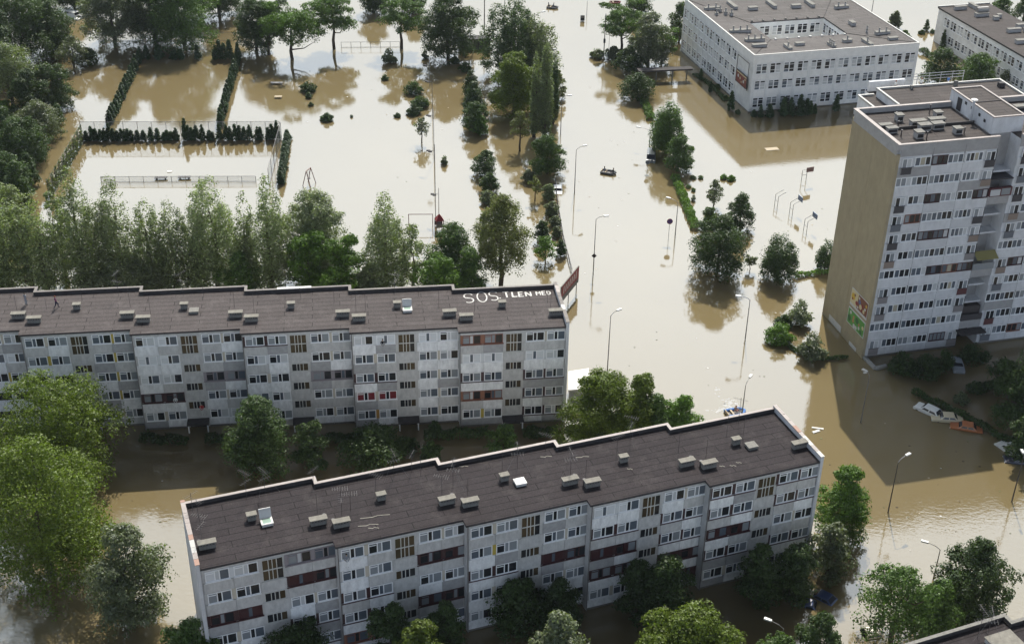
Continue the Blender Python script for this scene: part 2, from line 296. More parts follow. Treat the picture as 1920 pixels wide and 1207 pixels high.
def block(name, label, ox, oy, hd, L, st, n, codes, roofm, capm, hatches, masts, windows=True, hide=(), seed=1, ends=True):
    r = random.Random(seed)
    root = empty(name, (ox, oy, 0), hd, label, 'apartment block')
    front = []; back = []
    for i in range(n): front += [(i*L, -i*st), ((i+1)*L, -i*st)]; back += [(i*L, DP-i*st), ((i+1)*L, DP-i*st)]
    wl = MB(); wl.prism(front+back[::-1], -1.6, HE-.25, 'wall_grey')
    tones = ['panel_light', 'panel_mid', 'panel_grey']
    for i in range(n):
        y = -i*st; x = i*L
        for (a, b_) in ((.12, 2.98), (3.02, 5.5), (8.2, 10.68), (10.72, L-.12)):
            for k in range(5):
                z0 = .28 if k == 0 else SILL[k-1]+WH+.06; z1 = SILL[k]-.06
                q = r.random(); tone = ('panel_light' if q < .5 else 'panel_mid' if q < .78 else 'panel_grey') if k < 3 else ('panel_light' if q < .25 else 'panel_mid' if q < .9 else 'panel_grey')
                wl.box(x+a, x+b_, y-.10, y+.02, z0, z1, tone)
                if k == 0: wl.box(x+a, x+b_, y-.098, y+.02, -1.5, .279, 'panel_wet')
            wl.box(x+a, x+b_, y-.05, y+.02, SILL[4]+WH+.06, HE-.27, 'panel_mid')
        for k, (z0, z1) in enumerate(((1.65, 2.8), (4.2, 5.6), (7.0, 8.4), (9.78, 11.05))):
            wl.box(x+5.6, x+8.1, y-.06, y+.02, z0, z1, 'panel_mid')
    wl.build('wall', root)
    rf = MB(); fr = []; bk = []
    for i in range(n):
        fr += [(i*L+(.0 if i == 0 else -.18), -i*st-.22), ((i+1)*L-(.18 if i < n-1 else 0), -i*st-.22)]; bk += [(i*L, DP-i*st), ((i+1)*L, DP-i*st)]
    rf.prism(fr+bk[::-1], HE-.25, HE, 'felt_dark', roofm); roof = rf.build('roof', root)
    pp = MB(); cp = MB()
    for i in range(n):
        y = DP-i*st; x0 = i*L; x1 = (i+1)*L
        e0 = x0-.02 if i == 0 else x0+.0; e1 = x1+(.30 if i < n-1 else .02)
        pp.box(e0, e1, y-.26, y+.04, HE+.002, HE+.42, 'felt_dark'); cp.box(e0-.04, e1+.04, y-.29, y+.07, HE+.421, HE+.47, capm)
        if i < n-1: pp.box(x1+.003, x1+.297, y-st+.045, y-.262, HE+.003, HE+.419, 'felt_dark'); cp.box(x1-.04, x1+.34, y-st+.071, y-.291, HE+.4215, HE+.4685, capm)
    pp.build('parapet', root); cp.build('parapet_cap', root)
    if ends:
        for (x0, x1, y0) in ((-.38, -.022, 0), (n*L+.022, n*L+.38, -(n-1)*st)):
            g = MB(); g.prism([(x0, y0-.3), (x1, y0-.3), (x1, y0+DP+.12), (x0, y0+DP+.12)], -1.6, HE+.62, 'wall_pale'); gw = g.build('gable_wall', root)
            c = MB(); yy = y0-.34; 
            while yy < y0+DP+.1:
                l_ = min(r.uniform(.7, 1.3), y0+DP+.14-yy); c.box(x0-.05, x1+.05, yy+.015, yy+l_-.015, HE+.622, HE+.67+r.uniform(0, .03), r.choice([capm, 'metal_cap_white', capm, 'metal_cap_pink', 'metal_cap_rust' if capm == 'metal_cap_pink' else capm])); yy += l_
            c.build('gable_cap', root)
    if windows:
        extra = MB()
        for i in range(n):
            y = -i*st; x = i*L
            for side, ux in enumerate(((.36, 3.12), (8.36, 11.0) if L < 13.2 else (8.4, 11.05))):
                for k in range(5):
                    row = 4-k; code = codes[i][side][row]
                    fm = {'W': 'white', 'L': 'white', 'Y': 'white', 'O': 'brown', 'M': 'white', 'D': 'maroon', 'G': 'grey', 'R': 'white', 'C': 'white'}[code]
                    pool = {'D': PND, 'L': PNL, 'R': PNR}.get(code, PN)
                    if (i, side, row) in hide:
                        for u in ux: extra.box(x+u, x+u+WW, y-.07, y+.0, SILL[k], SILL[k]+WH, 'frame_white'); extra.box(x+u+.1, x+u+WW-.1, y-.08, y-.02, SILL[k]+.1, SILL[k]+WH-.1, 'glass_dark')
                        continue
                    for u in ux: put_window(root, FR[fm], r.choice(pool), (x+u, y-.004, SILL[k]))
                    im = {'W': 'infill_tan', 'L': 'infill_white', 'Y': 'infill_yellow', 'O': 'infill_brown', 'M': 'infill_maroon', 'D': 'infill_maroon', 'G': 'infill_grey', 'R': 'infill_tan', 'C': 'infill_ochre'}[code]
                    p = MB(); p.box(x+ux[0]+WW+.01, x+ux[1]-.01, y-.055, y+.01, SILL[k], SILL[k]+WH, im)
                    if code in 'MDGO':
                        p.box(x+ux[0]-.32, x+ux[0]-.01, y-.055, y+.01, SILL[k], SILL[k]+WH, im); p.box(x+ux[0]-.33, x+ux[1]+WW+.1, y-.19, y-.165, SILL[k]-.12, SILL[k]+.02, {'M': 'frame_maroon', 'D': 'frame_maroon', 'G': 'frame_grey', 'O': 'frame_brown'}[code])
                    p.build('infill_panel', root)
            for j, z in enumerate((2.82, 5.62, 8.42)):
                if (i, 0, 3-j) in hide: continue
                put_window(root, SF1, r.choice(SP1), (x+5.83, y-.004, z), name='stairwell_window')
            put_window(root, SF2, r.choice(SP2), (x+5.83, y-.004, 11.12), name='stairwell_window')
            c = MB(); c.box(x+5.45, x+8.2, y-1.5, y-.061, 1.15, 1.36, 'felt_dark'); c.box(x+5.55, x+5.7, y-1.4, y-1.2, -1, 1.149, 'panel_light'); c.box(x+7.95, x+8.1, y-1.4, y-1.2, -1, 1.149, 'panel_light'); c.build('entrance_canopy', root)
            d = MB(); d.box(x+5.7, x+7.9, y-.03, y+.01, -1, 1.149, 'black'); d.build('entrance_door', root)
            if i > 0:
                d = MB(); d.tube([(x+.05, y-.16, -1), (x+.05, y-.16, HE-.3)], .06, 'steel', 6); d.build('drainpipe', root)
        if extra.v: e = extra.build('window', root); e['kind'] = 'stuff'
    for i in range(n):
        y = -i*st; x = i*L
        for (u, v, me) in ((1.2, 2.75, VENT_L), (12.55 if L > 13.2 else 12.2, 2.8, VENT_L), (6.0, 5.6, VENT_S)):
            vt = link('roof_vent', me, root, (x+u+r.uniform(-.08, .08), y+v, HE-.003), r.uniform(-.02, .02))
            if me is VENT_L: link('stack_pipe', PIPE, vt, (.7 if u > 5 else -.7, .5, 0))
        hk = hatches.get(i)
        if hk: link('roof_hatch', HATCH[hk], root, (x+7.3, y+4.5, HE-.002))
    for (i, u, v, k) in masts: link('aerial', MASTS[k], root, (i*L+u, -i*st+v, HE), r.uniform(0, 3))
    return root
CA = [(['W']*5, ['W', 'L', 'Y', 'W', 'W']), (['W', 'Y', 'W', 'W', 'W'], ['Y', 'Y', 'Y', 'Y', 'W']), (['L', 'L', 'L', 'D', 'W'], ['W', 'W', 'G', 'W', 'L']),
      (['M', 'L', 'W', 'L', 'W'], ['W', 'W', 'G', 'W', 'W']), (['L', 'W', 'M', 'R', 'C'], ['L', 'W', 'W', 'W', 'W']), (['O', 'L', 'M', 'O', 'Y'], ['W', 'L', 'M', 'M', 'M'])]
far_masts = [(0, 12.2, 4, 0), (1, 2.2, 6, 4), (1, 6.3, 7.8, 4), (1, 10.8, 8.4, 2), (1, 12.6, 5.4, 0), (2, 1.9, 4.6, 0), (2, 5.6, 8.8, 2), (2, 8.2, 8.5, 4), (2, 12.3, 5.2, 0), (3, 1.4, 5.0, 0), (3, 7.2, 8.0, 4), (3, 11.5, 6.5, 4), (4, .8, 4.8, 1), (4, 2.0, 5.2, 0), (4, 5.9, 8.9, 3), (4, 9, 8.3, 4), (4, 11.4, 5.5, 0), (5, 2.4, 4.7, 4), (5, 12.2, 4.6, 0), (5, 6.6, 8.0, 4), (5, 12.0, 6.2, 4)]
hid = {(0, 0, k) for k in range(5)} | {(0, 1, 4), (1, 0, 2), (1, 0, 3), (1, 0, 4), (0, 1, 3)}
far_block = block('apartment_block', 'long grey five-storey block with SOS painted on its roof', -73.84, 137.31, .1384, 13.428, 1.2004, 6, CA, 'roof_felt', 'metal_cap_dull', {2: 'dull', 4: 'open'}, far_masts, hide=hid, seed=5)
CB = [(['L', 'W', 'D', 'W', 'W'], ['G', 'D', 'W', 'M', 'M']), (['W', 'W', 'M', 'M', 'O'], ['W', 'D', 'W', 'D', 'W']), (['W', 'Y', 'M', 'W', 'W'], ['W', 'W', 'D', 'W', 'W']),
      (['L', 'M', 'D', 'D', 'W'], ['W', 'M', 'M', 'D', 'D']), (['M', 'M', 'D', 'M', 'W'], ['M', 'M', 'W', 'M', 'W'])]
near_masts = [(0, .6, 8.7, 1), (0, 1.0, 7.6, 1), (0, .8, 3.6, 2), (0, 8.05, 9.3, 3), (0, 6.1, 9.0, 2), (0, 13.0, 8.8, 1), (0, 12.4, 4.4, 0), (1, 1.6, 4.4, 2), (1, 2.6, 4.8, 1), (1, 8.3, 9.0, 3), (1, 5.8, 7.0, 1), (1, 10.3, 9.2, 1), (1, 11.0, 8.2, 0), (1, 12.2, 4.6, 1), (2, .6, 6.5, 3), (2, 1.4, 4.0, 0), (2, 7.9, 7.0, 3), (2, 6.2, 7.0, 0), (2, 11.9, 9.0, 1), (2, 12.9, 4.3, 3), (3, 1.0, 4.0, 0), (3, 8.4, 9.0, 3), (3, 6.0, 7.2, 1), (3, 12.4, 5.2, 0), (4, 1.6, 4.2, 0), (4, 5.7, 7.2, 0), (4, 8.0, 8.8, 2), (4, 7.3, 6.4, 0)]
near_block = block('apartment_block', 'near five-storey block with pale pink parapet caps and many aerials', -29.36, 96.07, .3563, 13.089, 1.0086, 5, CB, 'roof_felt_near', 'metal_cap_pink', {0: 'open', 2: 'white', 4: 'dull'}, near_masts, seed=11)
# aerial litter and a white board on the near roofs
# corner of a third block, bottom right: only its back roof edge shows
hd3 = .3836; u3 = np.array([math.cos(hd3), math.sin(hd3)]); v3 = np.array([-u3[1], u3[0]])
o3 = np.array([45.68, 91.25])-u3*13.089-v3*DP
corner_block = block('apartment_block', 'roof corner of another block at the bottom right edge', o3[0], o3[1], hd3, 13.089, 1.0086, 2, None, 'roof_felt_near', 'vent_pale', {0: 'white'}, [(0, 9.3, 8.6, 2), (0, 10.2, 8.4, 3), (1, 1.5, 8.2, 1)], windows=False, seed=4, ends=False)
hb = MB(); hb.box(9.6, 12.3, 6.0, 8.0, HE, HE+.5, 'hatch_white'); hb.box(9.5, 12.4, 5.9, 8.1, HE+.501, HE+.58, 'vent_cap'); hb.build('skylight', corner_block)

# SOS TLEN MED painted on the far roof (end segment)
def strokes(b, pl, w, z, m):
    for k, path in enumerate(pl):
        P_ = [np.array(p, float) for p in path]
        zz = z+.0012*k
        L_ = []; R2 = []
        for i, p in enumerate(P_):
            d = P_[min(i+1, len(P_)-1)]-P_[max(i-1, 0)]; d = d/(np.linalg.norm(d)+1e-9); nrm = np.array([-d[1], d[0]])*w*(.5+.09*math.sin(i*2.1+k))
            L_.append(p+nrm); R2.append(p-nrm)
        for i in range(len(P_)-1): b.quad((*L_[i], zz), (*R2[i], zz), (*R2[i+1], zz), (*L_[i+1], zz), m)
def s_curve(x0, y0, w, h, n=26):
    pts = []
    for i in range(n):
        t = i/(n-1)
        if t < .5: a = math.pi*(.12+1.38*t*2*.86); cx, cy, rx, ry = x0+w/2, y0+h*.74, w/2, h*.26; pts.append((cx+rx*math.cos(a), cy+ry*math.sin(a)))
        else: a = math.pi*(.5-(t-.5)*2*1.25); cx, cy, rx, ry = x0+w/2, y0+h*.25, w/2, h*.25; pts.append((cx+rx*math.cos(a), cy+ry*math.sin(a)))
    return pts
X5, Y5 = 5*13.428, -5*1.2004
def at5(l): return [[(X5+a, Y5+c) for a, c in p] for p in l]
O_ = [(3.72+.62*math.cos(t), 8.28+1.28*math.sin(t)) for t in np.linspace(1.7, 1.7+2*math.pi, 26)]
LETTERS = [(0.160, [s_curve(1.4, 7.0, 1.15, 2.3)]), (0.160, [O_]), (0.160, [s_curve(4.72, 7.25, 1.05, 2.3)]), (0.176, [[(5.95, 7.75), (6.14, 7.75)]]),
 (0.200, [[(6.5, 9.3), (7.3, 9.3)], [(6.93, 9.38), (6.98, 7.85)]]), (0.200, [[(7.75, 9.2), (7.72, 7.86)], [(7.65, 7.95), (8.35, 7.95)]]),
 (0.192, [[(8.6, 9.17), (8.58, 7.8)], [(8.5, 9.05), (9.15, 9.05)], [(8.5, 8.45), (9.05, 8.45)], [(8.48, 7.9), (9.2, 7.9)]]), (0.192, [[(9.5, 7.9), (9.5, 9.0)], [(9.5, 9.0), (10.15, 7.9)], [(10.15, 7.9), (10.15, 9.0)]]),
 (0.160, [[(10.9, 8.0), (10.9, 8.95)], [(10.9, 8.95), (11.15, 8.45), (11.4, 8.95)], [(11.4, 8.95), (11.4, 8.0)]]), (0.160, [[(11.68, 9.05), (11.68, 7.95)], [(11.6, 8.95), (12.1, 8.95)], [(11.6, 8.5), (12.0, 8.5)], [(11.6, 8.05), (12.1, 8.05)]]),
 (0.160, [[(12.35, 7.95), (12.35, 8.95), (12.6, 8.85), (12.75, 8.6), (12.72, 8.3), (12.6, 8.1), (12.3, 8.02)]])]
for wd_, pl in LETTERS:
    tx = MB(); strokes(tx, at5(pl), wd_, HE+.006, 'white_paint'); tx.build('painted_letter', far_block)
nb = MB()
for (a, c, d, e) in ((1, 3.2, 3.3, 3.0), (1, 2.7, 2.2, 2.0), (1, 3.6, 1.6, 1.0), (2, 2.2, 9.4, .9), (3, 1.5, 7.9, 1.4), (3, 5.9, 4.3, .5), (4, 2.4, 2.6, .5), (4, 3.5, 2.3, .6), (4, 4.4, 2.6, .5), (2, 11, 8.2, 1.2)):
    x = a*13.089+c; y = -a*1.0086+d; strokes(nb, [[(x, y), (x+e*.4, y-.2), (x+e*.6, y-.1), (x+e, y-.35)]], .1, HE+.005, 'vent_cap')
nb.build('roof_patch', near_block)
wb = MB(); wb.box(3*13.428+4.2, 3*13.428+8.6, -3*1.2004+DP-.36, -3*1.2004+DP+.14, HE+.472, HE+.56, 'white_paint'); wb.build('pale_board', far_block)

# ------------------------------------------------------------------ tower
TX, TY, TH = 50.15, 159.49, .2481
tower = empty('tower_block', (TX, TY, 0), TH, 'eleven-storey tower block with tan gable carrying two posters', 'tower block')
t = MB()
t.prism([(0, 0), (14.3, 0), (14.3, 12.8), (0, 12.8)], -1.6, 31.9, 'tower_white')
t.prism([(14.302, 2.5), (17.598, 2.5), (17.598, 12.79), (14.302, 12.79)], -1.6, 31.88, 'tower_grey')
t.prism([(17.6, 0), (34, 0), (34, 12.8), (17.6, 12.8)], -1.6, 31.9, 'tower_white')
for (a, b_) in ((0.02, 4.76), (4.8, 9.46), (9.5, 14.28), (17.62, 22.2), (22.24, 26.9), (26.94, 31)):
    t.box(a, b_, -.12, .01, 30.88, 32.6, 'tower_grey'); t.box(b_+.001, b_+.039, -.10, .0, -1.5, 32.55, 'joint_dark')
FLR = [1.5+2.785*k for k in range(11)]
r = random.Random(3)
for (a, b_) in ((0.02, 4.76), (4.8, 9.46), (9.5, 14.28), (17.62, 22.2), (22.24, 26.9), (26.94, 31)):
    for k in range(11):
        z0 = .3 if k == 0 else FLR[k-1]+1.36; q = r.random()
        if k == 0: t.box(a, b_, -.118, .01, -1.5, .299, 'panel_wet')
        t.box(a, b_, -.12, .01, z0, FLR[k]-.05, 'tower_white' if q < .72 else 'wall_pale' if q < .88 else 'tower_grey')
# gable skin in two halves, the rear half set back a little
t.box(-.42, -.001, -.12, 6.28, -1.6, 31.2, 'gable_tan'); t.box(-.40, -.001, 6.36, 12.82, -1.6, 31.4, 'gable_tan'); t.box(-.3, -.001, 6.281, 6.359, -1.6, 31.4, 'joint_dark')
t.box(-.44, -.001, 6.7, 10.6, .2, 1.15, 'hatch_white'); t.box(-.45, -.001, 1.65, 3.85, -.3, .55, 'hatch_white')
for z0, z1 in ((22.6, 23.95), (11.35, 12.6), (3.0, 4.3)): t.box(14.303, 17.597, -.06, .25, z0, z1, 'tower_grey')
for z in (20.4, 17.6, 9.4, 6.6, 26.9): t.box(14.304, 17.596, .9, 2.499, z, z+.28, 'tower_white')
t.build('wall', tower)
t = MB()
for (x0, x1, y0, y1) in ((-.44, 14.3, -.14, .16), (-.44, 0.0, .161, 12.5), (-.44, 14.3, 12.501, 12.85), (17.6, 34, -.14, .16), (17.6, 34, 12.501, 12.85)):
    t.box(x0, x1, y0, y1, 31.0 if x1 < 1 else 31.86, 32.62, 'tower_grey'); 
t.box(0.001, 14.25, 6.2, 6.42, 31.88, 32.3, 'felt_dark'); t.build('parapet', tower)
t = MB()
for (x0, x1, y0, y1) in ((-.5, 14.3, -.2, .2), (-.5, .06, .201, 12.449), (-.5, 14.3, 12.45, 12.9), (17.6, 34, -.2, .2), (17.6, 34, 12.45, 12.9)): t.box(x0, x1, y0, y1, 32.621, 32.68, 'metal_cap_pink')
t.build('parapet_cap', tower)
t = MB(); t.box(.0, 14.3, .162, 12.499, 31.901, 31.93, 'roof_tower'); t.box(17.6, 34, .162, 12.499, 31.902, 31.932, 'roof_tower'); t.build('roof', tower)
t = MB(); t.prism([(14.55, 2.5), (19.2, 2.5), (19.2, 13.5), (14.55, 13.5)], 31.889, 34.15, 'tower_white', 'roof_tower')
for (x0, x1, y0, y1) in ((14.5, 19.25, 2.42, 2.7), (14.5, 14.78, 2.701, 13.3), (18.97, 19.25, 2.701, 13.3), (14.5, 19.25, 13.301, 13.58)): t.box(x0, x1, y0, y1, 34.151, 34.3, 'metal_cap_pink')
t.box(14.8, 18.96, 8.0, 8.12, 34.152, 34.24, 'felt_dark')
ph = t.build('penthouse', tower)
t = MB(); t.box(14.5, 14.549, 10.4, 11.5, 31.95, 33.75, 'felt_dark'); t.build('door', ph)
t = MB()
for y, z in ((5.6, 33.3), (7.6, 33.5), (9.2, 33.6), (4.2, 33)): t.box(14.5, 14.549, y, y+.45, z-.2, z+.2, 'black')
t.build('ventilation_opening', ph)
t = MB(); t.tube([(14.25, 7.2, 31.93), (14.25, 7.2, 34.9)], .17, 'wall_pale', 8); t.tube([(14.25, 7.2, 34.9), (14.25, 7.2, 35.0)], [.5, .45], 'hatch_white', 10); t.build('flue', tower)
for (u, v, l, d, h) in ((4.5, 9.2, .9, .9, 1.0), (10.4, 9.3, .95, .9, .9), (6.2, 7.15, 2.1, .8, .8), (9.1, 7.3, 2.2, .8, .8), (6.3, 5.5, 1.6, .9, .9), (8.3, 5.6, 1.6, .9, .9), (4.2, 3.2, 1.0, 1.0, 1.0), (10.1, 3.5, 1.0, .9, .9), (1.3, 6.95, 1.7, .7, .7), (1.5, 5.5, 1.4, .7, .8), (24, 4, 1, 1, 1), (23, 9, 2, .8, .9)):
    t = MB(); t.box(u-l/2, u+l/2, v-d/2, v+d/2, 31.931, 31.93+h*.8, 'tower_grey'); t.box(u-l/2+.08, u+l/2-.08, v-d/2-.01, v-d/2+.02, 32.1, 31.93+h*.68, 'black'); t.box(u-l/2-.1, u+l/2+.1, v-d/2-.1, v+d/2+.1, 31.93+h*.8+.001, 31.93+h, 'vent_pale'); t.build('roof_vent', tower)
for (u, v, h) in ((4.6, 10.2, .8), (9.9, 10.6, 1.3), (2.1, 4.0, .9), (4.9, 2.3, 1.1), (10.9, 3.1, .9), (3.6, 7.6, .6)):
    t = MB(); t.tube([(u, v, 31.92), (u, v, 31.93+h)], .08, 'steel_dark', 6); t.tube([(u, v, 31.93+h), (u, v, 32.0+h)], .13, 'steel_dark', 6); t.build('stack_pipe', tower)
# rear wing
t = MB(); t.prism([(6.4, 12.92), (26, 12.92), (26, 19.4), (6.4, 19.4)], -1.6, 32.45, 'tower_white', 'roof_tower')
t.prism([(3.9, 12.93), (6.399, 12.93), (6.399, 19.9), (3.9, 19.9)], -1.6, 31.4, 'tower_white', 'roof_tower')
t.prism([(6.41, 19.401), (22, 19.401), (22, 22.6), (6.41, 22.6)], -1.6, 31.1, 'tower_white', 'roof_tower')
t.build('rear_wing', tower)
t = MB()
for (x0, x1, y0, y1, z) in ((6.3, 26.1, 19.2, 19.5, 32.45), (6.3, 6.6, 12.93, 19.199, 32.45), (25.8, 26.1, 12.93, 19.199, 32.45), (3.8, 4.1, 12.93, 20, 31.4), (4.101, 6.29, 19.7, 20, 31.4)): t.box(x0, x1, y0, y1, z+.001, z+.28, 'metal_cap_white')
t.build('rear_parapet', tower)
for a_ in ((24.3, 25.2, 16.6, 17.3, 32.451, 33.1, 'felt_dark'), (11.2, 11.6, 18.4, 18.8, 32.452, 33.0, 'vent_pale'), (18.2, 18.7, 18.5, 18.9, 32.453, 33.2, 'vent_pale')): MB().box(*a_).build('rear_vent', tower)
t = MB()
for z in (32.3, 32.75, 33.15): t.tube([(12.5, 22.4, z), (21.9, 22.4, z)], .05, 'lamp_white', 5)
for x in (12.5, 14.4, 16.3, 18.2, 20.1, 21.9): t.tube([(x, 22.4, 31.1), (x, 22.4, 33.2)], .05, 'lamp_white', 5)
t.box(6.6, 12.3, 22.1, 22.5, 31.101, 32.6, 'tower_white')
t.build('railing', tower)
# posters
def disc(b, cx, cz, r_, m, x, n=10): b.add([(x, cx+r_*math.cos(2*math.pi*i/n), cz+r_*math.sin(2*math.pi*i/n)) for i in range(n)], [tuple(range(n))], m)
for k, (nm, c) in enumerate({'ad_cream': (.62, .52, .30), 'ad_yellow': (.60, .38, .05), 'ad_brown': (.20, .07, .04), 'ad_green': (.10, .30, .06), 'ad_deep': (.04, .14, .04), 'ad_skin': (.42, .20, .10), 'ad_blue': (.10, .13, .25)}.items()): mat(nm, c, .5)
b = MB(); b.box(-.50, -.421, .3, 5.35, 5.95, 8.6, 'hatch_white'); pa = b.build('poster', tower)
b = MB(); X = -.504
b.quad((X, 5.3, 6.35), (X, 3.4, 6.3), (X, 3.2, 8.55), (X, 5.3, 8.5), 'ad_cream'); b.quad((X, 3.395, 6.3), (X, .35, 6.35), (X, .35, 8.55), (X, 3.195, 8.55), 'ad_brown')
for (y, z, rr, m, dx) in ((4.6, 7.5, .55, 'ad_yellow', .004), (4.2, 7.9, .22, 'ad_brown', .008), (4.75, 7.1, .2, 'red', .008), (3.5, 7.0, .33, 'red', .008), (2.7, 7.6, .35, 'ad_blue', .004), (2.3, 7.0, .4, 'ad_cream', .004), (1.8, 7.4, .28, 'red', .008), (1.3, 6.8, .3, 'ad_cream', .004), (1.0, 7.3, .22, 'hatch_white', .004), (2.9, 8.1, .2, 'hatch_white', .004), (1.9, 6.7, .2, 'red', .012), (.8, 7.9, .25, 'ad_yellow', .004), (3.0, 6.6, .2, 'hatch_white', .012)): disc(b, y, z, rr, m, X-dx)
b.build('picture', pa)
b = MB(); b.box(-.50, -.421, .3, 5.4, 2.98, 5.5, 'hatch_white'); pa = b.build('poster', tower)
b = MB(); b.quad((X, 5.3, 3.1), (X, .4, 3.1), (X, .4, 5.35), (X, 5.3, 5.35), 'ad_green')
for (y, z, rr, m, dx) in ((4.8, 3.9, .5, 'ad_deep', .004), (2.6, 4.6, .5, 'ad_deep', .004), (1.2, 3.5, .35, 'ad_deep', .004), (4.6, 4.9, .28, 'hatch_white', .004), (3.6, 4.6, .26, 'ad_skin', .008), (3.65, 4.05, .3, 'ad_skin', .004), (1.9, 4.3, .24, 'ad_skin', .008), (1.85, 3.8, .26, 'hatch_white', .004), (3.2, 3.4, .35, 'hatch_white', .012), (2.6, 3.45, .3, 'hatch_white', .012), (.8, 4.4, .3, 'ad_cream', .004)): disc(b, y, z, rr, m, X-dx)
b.build('picture', pa)
# windows
def wset(W, n): L_ = [W*i/n for i in range(n+1)]; return L_
TWI = [4.15, 2.05, 2.6]
def fset(W, n, cols): return {c: frame_mesh(W, 1.27, wset(W, n), 'frame_'+c) for c in cols}
TF = {2.05: fset(2.3, 3, ('white', 'maroon', 'brown')), 2.5: fset(2.5, 4, ('white', 'maroon', 'brown'))}
TMIX = ['glass_dark']*7+['glass_blue']*9+['curtain_grey']*6+['curtain_white']*3+['curtain_cream']
TP = {2.05: [pane_mesh(2.3, 1.27, wset(2.3, 3), [r.choice(TMIX) for _ in range(3)]) for _ in range(12)], 2.5: [pane_mesh(2.5, 1.27, wset(2.5, 4), [r.choice(TMIX) for _ in range(4)]) for _ in range(12)]}
DF = frame_mesh(1.4, 2.25, [0, .7, 1.4], 'frame_white', False); DPN = [pane_mesh(1.4, 2.25, [0, .7, 1.4], [r.choice(['glass_dark', 'glass_blue', 'curtain_grey', 'black', 'curtain_white']) for _ in range(2)]) for _ in range(6)]
RAILC = {'rail_dark': (.06, .055, .058), 'rail_maroon': (.11, .035, .035), 'rail_grey': (.24, .22, .215), 'rail_slate': (.14, .15, .165), 'rail_tan': (.26, .20, .16)}
RAILM = {}
for k, c in RAILC.items():
    mat(k, c, .7); b = MB(); b.box(0, 1.5, -.14, -.10, 0, .95, k); b.box(-.04, 1.54, -.16, -.08, .951, 1.0, 'steel_dark'); b.box(0, 1.5, -.17, -.02, -.06, -.001, 'tower_grey'); RAILM[k] = b.mesh('balcony_rail')
def twin(W, u, k): put_window(tower, TF[W][r.choices(['white', 'maroon', 'brown'], [8, 2.2, .6])[0]], r.choice(TP[W]), (u, -.004, FLR[k]))
def balc(u, k):
    d = link('balcony_door', DF, tower, (u+.05, -.125, FLR[k]-.98)); link('pane', r.choice(DPN), d, (0, -.02, 0)); link('balcony_rail', RAILM[r.choice(list(RAILM))], d, (-.05, -.02, 0))
for k in range(11):
    leftb = k in (0, 2, 3, 5, 6, 7, 8, 10)
    if leftb: balc(.4, k)
    else:
        put_window(tower, TF[2.05]['white'], r.choice(TP[2.05]), (.05, -.004, FLR[k]))
    twin(2.05, 2.35, k); twin(2.05, 4.88, k); twin(2.05, 7.14, k)
    if k not in (1, 4, 8): balc(12.65, k); twin(2.5, 9.8, k)
    else: twin(2.05, 9.6, k); twin(2.05, 11.93, k)
    if k not in (2, 5): balc(18.1, k)
    else: twin(2.05, 17.55+.1, k)
    twin(2.05, 19.85, k); twin(2.05, 22.3, k); twin(2.05, 24.58, k)
mat('awning_ochre', (.27, .23, .08), .8)
# loggias in the recess
b = MB(); b.box(14.31, 17.59, -.5, .0, 23.96, 25.2, 'rail_maroon'); b.box(14.31, 17.59, -.46, .9, 23.951, 23.959, 'tower_grey'); b.box(14.35, 15.8, -.56, -.501, 24.1, 25.0, 'curtain_white'); b.box(16.0, 17.3, -.56, -.501, 24.15, 25.1, 'curtain_grey'); b.box(14.31, 17.59, -.3, 2.49, 26.3, 26.45, 'rail_dark'); b.build('loggia', tower)
b = MB(); b.box(14.31, 17.59, -.3, -.2, 12.61, 13.6, 'curtain_grey'); b.add([(14.3, .3, 15.2), (17.6, .3, 15.2), (17.6, -1.0, 14.5), (14.3, -1.0, 14.5), (14.3, .3, 15.26), (17.6, .3, 15.26), (17.6, -1.0, 14.56), (14.3, -1.0, 14.56)], [(0, 1, 2, 3), (7, 6, 5, 4), (3, 2, 6, 7), (0, 3, 7, 4), (1, 5, 6, 2), (0, 4, 5, 1)], 'awning_ochre')
b.build('awning_balcony', tower)
b = MB(); b.box(14.31, 17.59, -.2, -.1, 4.31, 5.3, 'rail_dark'); b.box(14.4, 17.4, .4, 1.6, 4.31, 6.3, 'steel_dark'); b.build('loggia', tower)
b = MB(); b.box(14.31, 17.59, 2.44, 2.498, -1, 2.9, 'black'); b.box(13.9, 17.9, -1.6, -.13, 2.7, 2.95, 'felt_dark'); b.build('entrance', tower)
# low wall and steps by the tower's foot
def wallthing(name, label, cat, pts, wd, z0, z1, m):
    b = MB()
    for (p, q) in zip(pts[:-1], pts[1:]):
        d = np.array(q)-np.array(p); n_ = np.array([-d[1], d[0]])/np.linalg.norm(d)*wd/2
        b.prism([tuple(np.array(p)+n_), tuple(np.array(p)-n_), tuple(np.array(q)-n_), tuple(np.array(q)+n_)][::-1], z0, z1, m)
    return tag(b.build(name), label, cat)
pw = [spot(*p, .3)[:2] for p in ((1621, 668), (1641, 689), (1662, 684))]
wallthing('kerb_wall', 'low stone kerb wall at the tower corner above the water', 'low wall', pw, .5, -1, .35, 'concrete')

